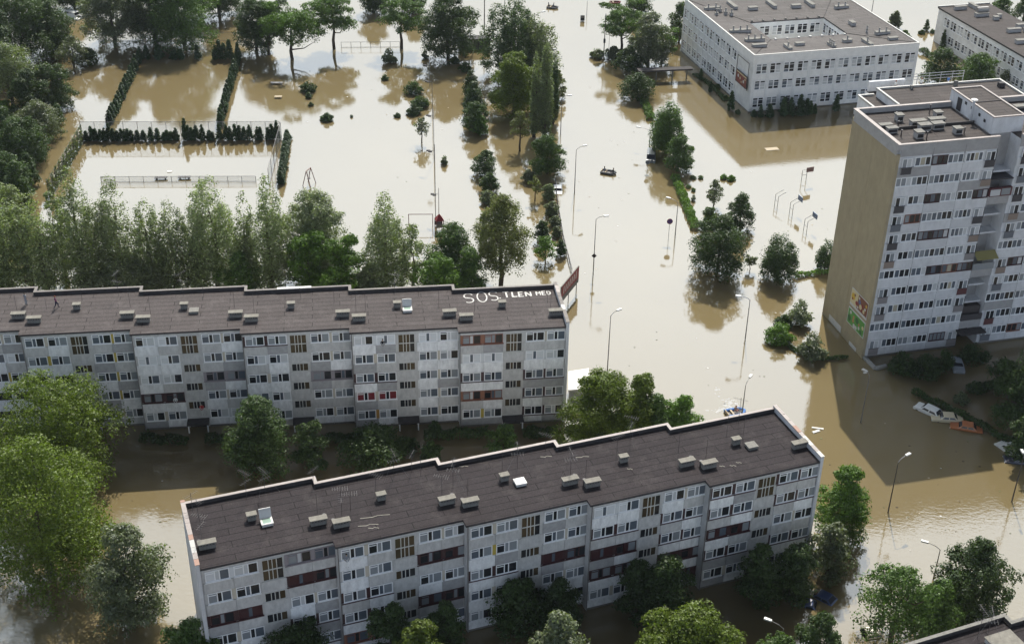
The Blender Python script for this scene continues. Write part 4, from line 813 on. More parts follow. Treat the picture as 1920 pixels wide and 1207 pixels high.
 ('round', Gr, 1550, 1080, 978, 82, 'grey-green tree above the two blue car roofs'),
 ('round', D_, 1415, 1130, 1018, 86, 'dark tree in front of the near block, second from right'),
 ('round', D_, 1480, 1128, 1010, 86, 'dark tree in front of the near block, rightmost'),
 ('round', D_, 1528, 1262, 1148, 92, 'dark tree at the bottom edge by the parked white van'),
 ('open', Mi, 1672, 1200, 1062, 165, 'open light green tree right of the blue cars'),
 ('round', Mi, 1740, 1200, 1085, 110, 'green tree between the open tree and the dark one'),
 ('round', D_, 1808, 1165, 1010, 142, 'big dark tree behind the bottom right roof corner'),
 ('round', Ye, 1290, 1290, 1140, 190, 'yellow-green crown at the bottom edge, centre right'),
 ('round', Mi, 1452, 1270, 1185, 84, 'light green crown top beside the bottom street lamp'),
 ('round', D_, 965, 1182, 1078, 102, 'dark tree before the near block, fourth segment'),
 ('round', D_, 1047, 1180, 1085, 92, 'dark tree between the middle segments of the near block'),
 ('round', D_, 1190, 1165, 1048, 80, 'dark tree before the near block, left of the tallest'),
 ('round', D_, 1243, 1170, 1036, 104, 'tallest dark tree before the near block centre'),
 ('round', D_, 735, 1248, 1122, 86, 'dark tree at the bottom edge before the second segment'),
 ('round', D_, 838, 1235, 1126, 78, 'dark tree at the bottom edge beside the yellow crown'),
 ('round', Ye, 790, 1300, 1162, 104, 'light yellow crown at the bottom edge'),
 ('round', Gr, 1045, 1290, 1142, 106, 'grey-green crown at the bottom edge, centre'),
 ('round', D_, 560, 1260, 1165, 130, 'dark crown at the bottom edge before the first segment'),
 # right edge in the tower's shadow
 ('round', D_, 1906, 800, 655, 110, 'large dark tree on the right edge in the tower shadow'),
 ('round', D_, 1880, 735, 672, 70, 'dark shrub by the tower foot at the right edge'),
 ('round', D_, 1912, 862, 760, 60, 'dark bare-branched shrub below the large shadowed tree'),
]
for a in TREES: tree(*a)
BUSHES = [
 (D_, 1690, 698, 652, 70, 'dark leafy bush at the tower foot, left'), (D_, 1735, 705, 655, 76, 'dark leafy bush at the tower foot, middle'), (D_, 1768, 692, 650, 50, 'dark leafy bush beside the grey car'),
 (D_, 1822, 676, 640, 70, 'dark bush right of the grey car'), (D_, 1828, 735, 712, 44, 'dark bush in the shadowed water, upper'), (Gr, 1801, 754, 732, 34, 'small leafy bush in the shadowed water, lower'), (D_, 1848, 728, 712, 24, 'tiny dark bush in the shadowed water'),
 (Gr, 1497, 607, 556, 54, 'grey-green round bush left of the tower'), (D_, 1468, 612, 586, 40, 'dark bush behind the bright flat one'), (Br, 1461, 641, 600, 68, 'bright green spreading bush left of the tower'), (Gr, 1521, 671, 617, 66, 'grey-green bush on the island kerb'),
 (D_, 578, 172, 150, 40, 'flat bush awash right of the picnic tables, largest'), (D_, 579, 184, 172, 16, 'small bush just below the largest flat bush'), (D_, 583, 199, 190, 12, 'tiny bush awash below the flat bushes'), (D_, 613, 226, 210, 27, 'dark bush alone in the open water'),
 (D_, 775, 175, 148, 44, 'flat bush in the open water, upper of three'), (D_, 789, 200, 176, 42, 'flat bush in the open water, right of three'), (D_, 776, 214, 191, 36, 'flat bush in the open water, lowest of three'), (D_, 722, 150, 139, 17, 'little flat bush left of the three'), (D_, 745, 219, 211, 16, 'little flat bush left of the lowest one'), (D_, 659, 220, 214, 6, 'tiny tuft in the open water'),
 (Gr, 730, 118, 86, 34, 'grey drowned bush under the forked tree'), (D_, 797, 110, 92, 17, 'dark bush by the pole under the large tree'), (D_, 873, 133, 115, 28, 'round dark bush right of the large tree'), (D_, 853, 119, 104, 22, 'dark bush at the foot of the large tree'), (Gr, 833, 308, 290, 18, 'small grey tuft beside the floodlight pole'),
 (Mi, 1300, 335, 328, 14, 'tiny green tussock by the grass bank'), (Mi, 1314, 335, 328, 13, 'second green tussock right of the tiny one'), (Br, 1357, 335, 325, 18, 'bright low shrub standing in the water, left'), (Br, 1371, 338, 327, 20, 'bright low shrub standing in the water, right'),
 (Mi, 1291, 352, 345, 12, 'small tussock beside the grass strip'), (Mi, 1300, 358, 351, 12, 'small tussock below its twin by the grass strip'), (Gr, 1300, 376, 363, 10, 'little grey shrub by the grass strip'),
 (Gr, 1120, 108, 88, 32, 'drowned grey bush under the long locust branch'), (D_, 1383, 214, 204, 14, 'small bush at the school corner'), (D_, 1728, 64, 55, 16, 'low bush beyond the school, beside the thuja'), (D_, 1748, 62, 54, 14, 'low bush right of the thuja beyond the school'),
 (D_, 1345, 165, 156, 16, 'low bush under the school side wall, upper'), (D_, 1360, 186, 178, 18, 'low bush under the school side wall, lower'), (D_, 815, 812, 786, 30, 'leafy shrub between the far block entrances'), (Gr, 850, 885, 872, 30, 'low shrub behind the near block step'), (D_, 1000, 815, 795, 40, 'low shrub under the far block end windows'), (D_, 760, 845, 815, 60, 'dark shrub right of the shrubs between the blocks'),
]
for (m, bx, by, top, wpx, lab) in BUSHES: tree('bush', m, bx, by, top, wpx, lab, 'bush', 'bush')
# thujas
def thuja_meshes(n=5): return [crown('cone', 3.0, 1.35, 'leaf_thuja', 900+i, .22, 1.3)[0] for i in range(n)]
THU = thuja_meshes()
THU_N = 0
def thuja(bx, by, top, wpx, label, group=None):
    global THU_N; THU_N += 1
    p = spot(bx, by); h = height_at(p, top); wd = wpx*depth(p)/F_PX
    o = link('thuja', THU[THU_N % len(THU)], None, (p[0], p[1], -.02), rnd.uniform(0, 6)); o.scale = (wd/1.05, wd/1.05, h/3.0*rnd.uniform(.95, 1.04)); tag(o, label, 'thuja', group)
for x, top in zip([q/3 for q in (487, 518, 541, 570, 592, 618, 640, 662, 685, 706, 722, 741, 775, 810, 850, 888, 925, 942, 965, 993, 1045, 1062, 1080, 1106, 1140, 1180, 1197, 1237, 1275, 1295, 1325, 1350, 1375, 1405, 1450, 1466, 1510, 1530, 1560)],
                  [244, 236, 240, 241, 238, 230, 240, 243, 241, 242, 240, 242, 243, 243, 237, 240, 247, 243, 246, 239, 222, 232, 238, 234, 234, 243, 246, 231, 234, 236, 233, 232, 236, 234, 236, 237, 238, 230, 226]):
    thuja(x, 264-(x-160)*.006, top, 12, 'dark thuja in the broken row along the court fence', 'thujas along the court fence')
for k in range(17):
    q = k/16; thuja(206+(263-206)*q+rnd.uniform(-1.5, 1.5), 232-(232-112)*q, 205-(205-86)*q, 14-3*q, 'dark thuja in the left slanting hedge of the field', 'thujas in the left field hedge')
for k in range(18):
    q = k/17; thuja(413+(447-413)*q+rnd.uniform(-1.5, 1.5), 238-(238-110)*q, 208-(208-80)*q, 13-2*q, 'dark thuja in the right slanting hedge of the field', 'thujas in the right field hedge')
for x, top, wd in ((275, 84, 14), (298, 83, 18), (327, 92, 14), (339, 92, 14), (371, 83, 12)): thuja(x, 111, top, wd, 'dark thuja in the gappy row at the field head', 'thujas at the field head')
for x, top in ((405, 84), (412, 72), (421, 77), (431, 73)): thuja(x, 111, top, 14, 'tall dark thuja clumped at the field head right end', 'thujas clumped at the field head')
for k in range(13):
    q = k/12; thuja(539-12*q, 262+(345-262)*q, 243+(318-243)*q, 14, 'dark thuja in the hedge along the court right side', 'thujas right of the court')
for (x, by, top, wd, lab) in ((100, 450, 385, 28, 'upper slim thuja by the school side wall'), (155, 520, 450, 22, 'middle slim thuja by the school side wall'), (268, 622, 508, 38, 'tall thuja near the school corner'), (400, 655, 615, 36, 'small thuja just past the school corner'), (435, 660, 592, 32, 'slim thuja right of the school corner'), (485, 660, 578, 46, 'bushy thuja under the first school windows'), (563, 652, 540, 48, 'left big thuja under the school front'), (603, 652, 545, 48, 'second big thuja under the school front'), (655, 650, 524, 52, 'tallest thuja under the school front'), (692, 648, 548, 42, 'fourth big thuja under the school front'), (714, 645, 560, 34, 'fifth thuja under the school front'), (740, 640, 580, 26, 'smallest thuja under the school front'), (860, 626, 530, 38, 'lone thuja at the right of the school front')):
    thuja(1280+x/3, by/3, top/3, wd/3, lab)
# low hedges and grass islands
def hedge(label, pts, wd, h, m, name='hedge', cat='hedge', leaf=.3, dens=1.0):
    rng = np.random.default_rng(len(label)*31); W3 = [spot(*p)[:2] for p in pts]; P_ = []; N_ = []
    for a, b in zip(W3[:-1], W3[1:]):
        L_ = np.linalg.norm(b-a); n = int(L_*(wd+2*h)*55*dens*(.3/leaf)**2); t = rng.uniform(0, 1, n); q = rng.uniform(-1, 1, n); u = (b-a)/L_; v = np.array([-u[1], u[0]])
        hh = h*(1-.55*q**4)*(1+.2*np.sin(t*L_*1.7)+.15*rng.normal(size=n)); z = np.clip(hh*rng.uniform(.35, 1, n)**.5, .02, None)
        xy = a+np.outer(t, b-a)+np.outer(q*wd/2*(1+.15*np.sin(t*L_*2.3)), v); P_.append(np.c_[xy, z]); d = np.c_[np.outer(q, v), .5+0*z]+rng.normal(0, .5, (n, 3)); N_.append(d/np.linalg.norm(d, axis=1, keepdims=True))
    P_ = np.concatenate(P_); N_ = np.concatenate(N_); o3_ = np.array([*W3[0], 0]); o = link(name, leaf_mesh(name, P_-o3_, N_, leaf, m, rng), None, o3_); return tag(o, label, cat)
hedge('bright grassy hedge bank along the road above the big tree', [(1265, 335), (1278, 365), (1292, 400), (1305, 432)], 1.6, .9, 'leaf_hedge')
hedge('green bank strip at the school end of the road', [(1204, 186), (1213, 205), (1221, 226)], 1.8, .8, 'leaf_hedge')
hedge('clipped low hedge between the pear-shaped tree and the tower', [(1488, 520), (1520, 516), (1557, 512)], 1.0, .7, 'leaf_hedge')
hedge('dark low hedge curving round the bush island by the tower', [(1463, 641), (1494, 660), (1525, 675), (1560, 674), (1590, 672)], .7, .5, 'leaf_dark')
hedge('dark hedge strip behind the row of flooded cars', [(1710, 736), (1750, 757), (1790, 775), (1835, 798), (1880, 826), (1915, 838)], 1.0, .8, 'leaf_dark')
hedge('dark hedge in front of the far block, left part', [(265, 826), (310, 830), (352, 831)], 1.6, 1.0, 'leaf_dark')
hedge('dark hedge in front of the far block, by the glossy tree', [(385, 830), (430, 826)], 1.6, 1.0, 'leaf_dark')
hedge('dark hedge in front of the far block, third stretch', [(612, 828), (660, 826), (740, 823)], 1.6, 1.0, 'leaf_dark')
hedge('dark hedge in front of the far block, between two entrances', [(795, 822), (850, 820), (915, 817)], 1.6, 1.1, 'leaf_dark')
hedge('dark hedge in front of the far block, right end', [(980, 818), (1045, 814)], 1.5, 1.0, 'leaf_dark')
hedge('green hedge beside the big school far corner', [(1727, 98), (1750, 110)], 2.0, 1.0, 'leaf_dark')
hedge('low plants along the foot of the school side wall', [(1302, 140), (1330, 158), (1362, 190)], 1.2, .35, 'leaf_dark', 'plant_strip', 'plants')

# ------------------------------------------------------------------ fences
mm = bpy.data.materials.new('chain_link'); mm.use_nodes = True; n_ = mm.node_tree.nodes; l_ = mm.node_tree.links
n_['Principled BSDF'].inputs['Base Color'].default_value = (.24, .26, .25, 1); trn = n_.new('ShaderNodeBsdfTransparent'); mxs = n_.new('ShaderNodeMixShader'); tc_ = n_.new('ShaderNodeTexCoord')
ck = n_.new('ShaderNodeTexWave'); ck.inputs['Scale'].default_value = 6; ck.bands_direction = 'DIAGONAL'; l_.new(tc_.outputs['Object'], ck.inputs[0]); rp = n_.new('ShaderNodeMath'); rp.operation = 'GREATER_THAN'; rp.inputs[1].default_value = .86; l_.new(ck.outputs[1], rp.inputs[0])
l_.new(rp.outputs[0], mxs.inputs[0]); l_.new(trn.outputs[0], mxs.inputs[1]); l_.new(n_['Principled BSDF'].outputs[0], mxs.inputs[2]); l_.new(mxs.outputs[0], n_['Material Output'].inputs['Surface']); MATS['chain_link'] = mm
def fence(label, pts, h, npost, postm='alu', mesh=True, rails=(0, 1), name='fence'):
    W3 = [spot(*p)[:2] for p in pts]; o0 = W3[0]; root = empty(name, (o0[0], o0[1], 0), 0, label, 'fence')
    b = MB(); pz = MB()
    for a, c in zip(W3[:-1], W3[1:]):
        a = a-o0; c = c-o0
        for k in rails: b.tube([(*a, h*k if k else .1), (*c, h*k if k else .1)], .035, postm, 4)
        if mesh: pz.quad((*a, .02), (*c, .02), (*c, h), (*a, h), 'chain_link')
    b.build('rail', root)
    if mesh: pz.build('mesh_panel', root)
    tot = len(W3)-1; per = npost//tot
    b = MB(); b.tube([(0, 0, -1), (0, 0, h)], .05, postm, 5); pm = b.mesh('fence_post')
    for a, c in zip(W3[:-1], W3[1:]):
        for i in range(per+1): q = a+(c-a)*i/per-o0; link('post', pm, root, (q[0], q[1], 0))
    return root
fence('tall wire fence behind the thuja row at the far end of the court', [(154, 262), (526, 261)], 3.6, 14)
fence('tall wire fence along the right side of the court', [(528, 262), (505, 350)], 3.6, 5)
fence('low wire fence across the middle of the flooded court', [(190, 342), (480, 341)], 1.1, 11)
fence('low rail fence between locust and forked tree in the water', [(640, 90), (750, 89)], 1.3, 6, 'steel', False)
fence('wire fence at the head of the hedged field', [(185, 78), (440, 77)], 2.0, 8, 'steel', True)
def fpt(p, z=0): q = spot(*p, z); return q
# climber-covered green fence at the left side of the court
W3 = [spot(94, 374)[:2], spot(156, 266)[:2]]; root = empty('fence', (*W3[0], 0), 0, 'tall green fence overgrown with climbers left of the court', 'fence')
d = W3[1]-W3[0]; b = MB()
for k in (.05, 1.8, 3.5): b.tube([(0, 0, k), (*d, k)], .05, 'leaf_thuja', 4)
b.build('rail', root); b = MB(); b.tube([(0, 0, -1), (0, 0, 3.6)], .07, 'alu', 5); pm = b.mesh('fence_post')
for i in range(11): link('post', pm, root, (d[0]*i/10, d[1]*i/10, 0))
rng = np.random.default_rng(5); n = 2600; tq = rng.uniform(0, 1, n); zz = rng.uniform(0, 1, n)**.8*3.6*(.75+.25*np.sin(tq*60)); P_ = np.c_[np.outer(tq, d)+rng.normal(0, .15, (n, 2)), np.clip(zz, .05, None)]
N_ = rng.normal(0, 1, (n, 3)); N_ /= np.linalg.norm(N_, axis=1, keepdims=True); link('climber', leaf_mesh('climber', P_, N_, .38, 'leaf_grey', rng), root)
fence('roadside railing leading down to the red hoarding', [(1041, 340), (1046, 390), (1056, 450), (1072, 512)], .9, 21, 'steel_dark', False, (.55, 1))

# ------------------------------------------------------------------ lamps, poles, signs
LH = MB(); LH.prism([(-.13, -.05), (.13, -.05), (.17, .75), (-.17, .75)], -.09, .09, 'lamp_white'); LHM = LH.mesh('lamp_head')
def lamp(bx, by, ty, ax, ay, label, tilt=None, dark=False, group=None, head='lamp_white'):
    p = spot(bx, by); h = height_at(p, ty); e = spot(ax, ay, h+.35); root = empty('street_lamp', (p[0], p[1], 0), 0, label, 'street lamp', group)
    b = MB(); b.tube([(0, 0, -1), (0, 0, 1.6), (0, 0, h)], [.09, .08, .045], 'steel_dark' if dark else 'steel', 7); b.build('pole', root)
    v = e[:2]-p[:2]; L_ = np.linalg.norm(v); 
    if L_ > 2.6: v = v/L_*2.6
    b = MB(); b.tube([(0, 0, h-.02), (v[0]*.3, v[1]*.3, h+.3), (v[0]*.8, v[1]*.8, h+.45)], .04, 'steel', 5); b.build('arm', root)
    o = link('lamp_head', LHM, root, (v[0]*.78, v[1]*.78, h+.46), math.atan2(v[1], v[0])-math.pi/2); return root
lamp(1051, 252, 184, 1068, 180, 'street lamp right of the columnar poplars')
lamp(1077, 362, 281, 1097, 274, 'street lamp in the road above the diamond sign')
lp = lamp(1112, 515, 411, 1136, 406, 'street lamp with a diamond sign on its pole')
b = MB(); h_ = height_at(spot(1112, 515), 479); b.add([(0, -.12, .42), (.42, -.12, 0), (0, -.12, -.42), (-.42, -.12, 0), (0, -.09, .42), (.42, -.09, 0), (0, -.09, -.42), (-.42, -.09, 0)], [(3, 2, 1, 0), (4, 5, 6, 7), (0, 1, 5, 4), (1, 2, 6, 5), (2, 3, 7, 6), (3, 0, 4, 7)], 'felt_dark'); b.build('diamond_sign', lp, (0, 0, h_))
lamp(1138, 705, 592, 1160, 582, 'street lamp above the bright yellow-green tree')
lamp(1390, 785, 722, 1407, 706, 'street lamp behind the near block beside the swimmers')
lamp(1397, 637, 562, 1384, 556, 'street lamp on the open road facing the tower bushes')
lamp(1217, 278, 246, 1195, 239, 'street lamp beside the half sunk grey van')
lamp(1266, 440, 380, 1253, 372, 'street lamp by the grassy hedge bank')
lamp(1665, 960, 866, 1702, 853, 'dark street lamp standing in brown water by the shadow corner', dark=True)
lamp(1897, 940, 858, 1918, 850, 'street lamp at the right edge below the dark blue car', dark=True)
lamp(1614, 792, 705, 1624, 697, 'street lamp inside the tower shadow')
lamp(98, 207, 158, 113, 149, 'street lamp on the left bank in front of the round dark tree')
lamp(22, 105, 68, 8, 58, 'street lamp at the left edge among the dark trees')
lamp(30, 315, 284, 42, 276, 'street lamp among the trees left of the brown channel')
lamp(1750, 1085, 1030, 1733, 1016, 'street lamp left of the big dark tree')
lamp(1460, 1235, 1178, 1439, 1162, 'street lamp at the bottom edge over dark water')
lamp(1000, 140, 30, 1032, 20, 'street lamp hidden in the roadside poplars, upper')
lamp(1020, 175, 100, 1044, 92, 'street lamp hidden in the roadside poplars, lower')
lamp(858, 575, 520, 866, 506, 'street lamp poking out of the trees by the SOS roof')
def pole(bx, by, ty, label, r_=.07, m='steel_dark', extra=None):
    p = spot(bx, by); h = height_at(p, ty); root = empty('pole', (p[0], p[1], 0), 0, label, 'pole'); b = MB(); b.tube([(0, 0, -1), (0, 0, h)], [r_*1.2, r_*.7], m, 6); b.build('mast', root)
    if extra: extra(root, h)
    return root
def floods(root, h):
    b = MB()
    for dx in (0, .35): b.box(-1.35+dx, -.75+dx, -.15-dx, .15-dx, h-1.3, h-1.1, 'felt_dark')
    b.build('floodlight', root); b = MB(); b.tube([(0, 0, h-1.2), (-.9, 0, h-1.2)], .04, 'steel', 4); b.build('arm', root)
for (x, y, t_, lab) in ((806, 162, 112, 'floodlight pole beside the open court, farthest'), (811, 222, 142, 'floodlight pole beside the open court, second from the back'), (814, 300, 205, 'floodlight pole beside the open court, middle'), (817, 420, 270, 'tallest floodlight pole, beside the play tower'), (823, 410, 352, 'short lamp pole behind the play tower')): pole(x, y, t_, lab, .06, 'steel', floods)
pole(1132, 103, 26, 'dark pole with small signal boxes by the spreading locust', .11, 'steel_dark', lambda r_, h: MB().box(-.22, .22, -.3, .3, h*.3, h*.3+.8, 'black').build('signal_box', r_))
pole(1140, 120, 60, 'thin pole beside the dark signal pole', .05)
pole(1100, 30, 2, 'thin pole at the top of the road', .06)
pole(908, 66, -10, 'thick pole by the dark container', .14)
pole(946, 24, -20, 'thin pole behind the dark container', .08)
pole(887, 101, 65, 'white post left of the dark container', .13, 'white_paint')
pole(1860, 24, -10, 'thin pole behind the low school', .06)
pole(1634, 26, -10, 'thin pole beside the big school far side', .08)
def sign(bx, by, ty, label, fn):
    p = spot(bx, by); h = height_at(p, ty); root = empty('road_sign', (p[0], p[1], 0), 0, label, 'road sign'); b = MB(); b.tube([(0, 0, -1), (0, 0, h)], .04, 'alu', 6); b.build('pole', root); b = MB(); fn(b, h); b.build('sign_plate', root)
mat('sign_blue', (.03, .05, .25), .5)
def plate(b, h, r_, m1, m2):
    for (rr, y, m) in ((r_, -.06, m1), (r_*.78, -.066, m2)):
        b.add([(rr*math.cos(a), y, h+rr*math.sin(a)) for a in np.linspace(0, 2*math.pi, 17)[:-1]], [tuple(range(16))], m)
    b.add([(r_*math.cos(a), -.045, h+r_*math.sin(a)) for a in np.linspace(0, 2*math.pi, 17)[:-1]], [tuple(range(15, -1, -1))], 'alu')
def nostop(b, h):
    plate(b, h, .5, 'red', 'sign_blue'); 
    for sgn in (1, -1): b.quad((-.3, -.07-.002*sgn, h-.3*sgn-.05), (.3, -.07-.002*sgn, h+.3*sgn-.05), (.3, -.07-.002*sgn, h+.3*sgn+.05), (-.3, -.07-.002*sgn, h-.3*sgn+.05), 'red')
sign(1253, 449, 415, 'round blue and red no stopping sign standing in the road', nostop)
sign(1213, 322, 304, 'small blue-grey round sign below the half sunk van', lambda b, h: plate(b, h, .42, 'curtain_grey', 'glass_blue'))
# black and pale boards standing in the water at the top of the road
def board(px, py, wd, h, z0, m, label, name='board', cat='sign board'):
    p = spot(px, py); root = empty(name, (p[0], p[1], 0), 0, label, cat); b = MB(); b.box(-wd/2, wd/2, -.1, .1, z0, z0+h, m); b.box(-wd/2+.1, wd/2-.1, -.13, -.101, z0+h*.55, z0+h-.1, 'steel'); b.build('panel', root); b = MB(); b.tube([(0, .15, -1), (0, .15, z0+.4)], .06, 'steel', 5); b.build('post', root)
board(1092, 40, 1.0, 1.3, .1, 'black', 'black box standing in the water at the top of the road')
# red and white hoarding beside the far block
p0 = spot(1050, 585)[:2]; p1 = spot(1083, 544)[:2]; d = p1-p0; L_ = np.linalg.norm(d); an = math.atan2(d[1], d[0])
root = empty('billboard', (*p0, 0), an, 'red and white advertising hoarding beyond the far block corner', 'billboard')
b = MB(); b.box(0, L_, -.08, .08, 1.5, 4.3, 'vent_pale'); b.build('panel', root)
b = MB(); b.quad((.05, -.085, 2.45), (L_-.05, -.085, 2.2), (L_-.05, -.085, 4.25), (.05, -.085, 4.25), 'red')
for i in range(7): x = .8+i*.85; b.quad((x, -.09, 2.7), (x+.35, -.09, 2.7), (x+.5, -.09, 3.9-.12*(i % 3)), (x+.2, -.09, 3.9), 'hatch_white')
for i in range(7): x = .8+i*.85; b.quad((x-.1, .085, 2.7), (x+.25, .085, 2.7), (x+.4, .085, 3.9), (x+.1, .085, 3.9), 'red')
b.build('picture', root); b = MB()
for x in (.3, L_/2, L_-.3): b.tube([(x, .12, -1), (x, .12, 4.2)], .07, 'steel', 5)
b.build('post', root)
# white flat-roofed kiosk beside the far block
q = [spot(*p, 2.4)[:2] for p in ((1066, 731), (1108, 727), (1104, 690), (1066, 696))]; c0 = sum(q)/4
root = empty('kiosk', (*c0, 0), 0, 'white flat-roofed kiosk at the far block corner', 'kiosk'); b = MB(); b.prism([tuple(a-c0) for a in q], 2.15, 2.4, 'hatch_white'); b.build('roof', root)
b = MB(); b.prism([tuple((a-c0)*.9) for a in q], -1, 2.149, 'tower_grey'); b.build('wall', root)
# dark container beside the thick pole, with a pale roof slab below it
p = spot(895, 90); root = empty('container', (p[0], p[1], 0), .2, 'dark container under the trees at the top of the road', 'container'); b = MB(); b.box(-4.2, 2.8, -1.2, 1.2, -.6, 2.4, 'steel_dark'); b.box(-4.3, 2.9, -1.3, 1.3, 2.401, 2.5, 'felt_dark')
for i in range(14): b.box(-4.1+i*.5, -3.95+i*.5, -1.25, -1.201, -.5, 2.3, 'black')
b.build('body', root)

# ------------------------------------------------------------------ playground and courts
def frame_thing(name, label, cat, px, py, rz, fn): p = spot(px, py); root = empty(name, (p[0], p[1], 0), rz, label, cat); fn(root); return root
def swing(r_):
    b = MB()
    for x in (-.8, .8):
        for y in (-.7, .7): b.tube([(x*1.25, y*1.5, -1), (x, 0, 2.9)], .07, 'rust_red', 5)
    b.build('frame', r_); b = MB(); b.tube([(-.9, 0, 2.9), (.9, 0, 2.9)], .06, 'rust_red', 5); b.build('beam', r_)
    b = MB(); b.tube([(-.3, 0, 2.9), (-.3, 0, 1.2)], .03, 'steel_dark', 4); b.tube([(.2, 0, 2.9), (.2, 0, 1.2)], .03, 'steel_dark', 4); b.box(-.4, .3, -.2, .2, 1.12, 1.199, 'steel_dark'); b.build('seat', r_)
frame_thing('swing_set', 'red swing frame standing in the water above the silvery willow', 'swing', 580, 346, 1.2, swing)
def goal(r_):
    b = MB(); b.tube([(-2, 0, -1), (-2, 0, 2.2)], .06, 'rust_red', 5); b.tube([(2, 0, -1), (2, 0, 2.2)], .06, 'rust_red', 5); b.build('post', r_); b = MB(); b.tube([(-2.06, 0, 2.2), (2.06, 0, 2.2)], .06, 'rust_red', 5); b.build('crossbar', r_)
frame_thing('goal_frame', 'brown goal frame beside the play tower', 'goal', 789, 424, .05, goal)
def playt(r_):
    b = MB()
    for x in (-.6, .6):
        for y in (-.6, .6): b.tube([(x, y, -1), (x, y, 2.0)], .08, 'rust_red', 5)
    b.build('post', r_); b = MB(); b.box(-.7, .7, -.7, .7, .8, .95, 'steel'); b.box(-.7, .7, -.72, -.66, .951, 1.5, 'steel'); b.box(-.7, .7, .66, .72, .951, 1.5, 'steel'); b.build('platform', r_)
    b = MB(); b.add([(-.7, -.7, 2), (.7, -.7, 2), (.7, .7, 2), (-.7, .7, 2), (0, 0, 3.1)], [(0, 1, 4), (1, 2, 4), (2, 3, 4), (3, 0, 4), (3, 2, 1, 0)], 'red'); b.build('roof', r_)
frame_thing('play_tower', 'small red-roofed play tower in the water', 'play tower', 824, 432, .3, playt)
def picnic(m, wd):
    def f(r_):
        b = MB(); b.box(-wd, wd, -.4, .4, .3, .38, m); b.build('top', r_); b = MB()
        for x in (-wd*.7, wd*.7): b.box(x-.1, x+.1, -.3, .3, -1, .299, m)
        b.build('leg', r_)
    return f
frame_thing('table', 'dark bench table awash in the water', 'table', 519, 158, .05, picnic('tower_grey', 1.25))
frame_thing('table', 'pale table top awash below the dark bench', 'table', 522, 184, .05, picnic('timber', .75))
frame_thing('bench', 'left dark bench in the middle of the court', 'bench', 302, 336, .1, picnic('steel_dark', 1.1))
frame_thing('bench', 'right dark bench in the middle of the court', 'bench', 346, 335, .1, picnic('steel_dark', 1.1))
def hoop(bd, rz_):
    def f(r_):
        b = MB()
        for dx in (-.5, .5): b.tube([(dx, 1.6, -1), (dx, 1.6, 2.1), (dx, .2, 2.75)], .05, 'steel', 5)
        b.tube([(-.5, 1.6, 1.1), (.5, 1.6, 1.1)], .04, 'steel', 4); b.build('stand', r_)
        if bd: b = MB(); b.box(-.75, .75, .06, .14, 2.35, 3.25, bd); b.build('backboard', r_); b = MB(); b.tube([(.25*math.cos(a), -.25+.25*math.sin(a), 2.5) for a in np.linspace(0, 2*math.pi, 13)], .02, 'red', 4); b.build('ring', r_)
    return f
mat('board_blue', (.17, .22, .32), .6); mat('board_brown', (.15, .09, .08), .6)
frame_thing('basketball_hoop', 'dark brown basketball board nearest the school shadow', 'basketball hoop', 1516, 345, .4, hoop('board_brown', 0))
frame_thing('basketball_hoop', 'bare goal frame left of the basketball boards', 'basketball hoop', 1470, 385, 1.9, hoop(None, 0))
frame_thing('basketball_hoop', 'blue basketball board in the middle of the court', 'basketball hoop', 1498, 400, 1.9, hoop('board_blue', 0))
frame_thing('basketball_hoop', 'blue basketball board nearest the tower', 'basketball hoop', 1525, 432, 1.9, hoop('board_blue', 0))

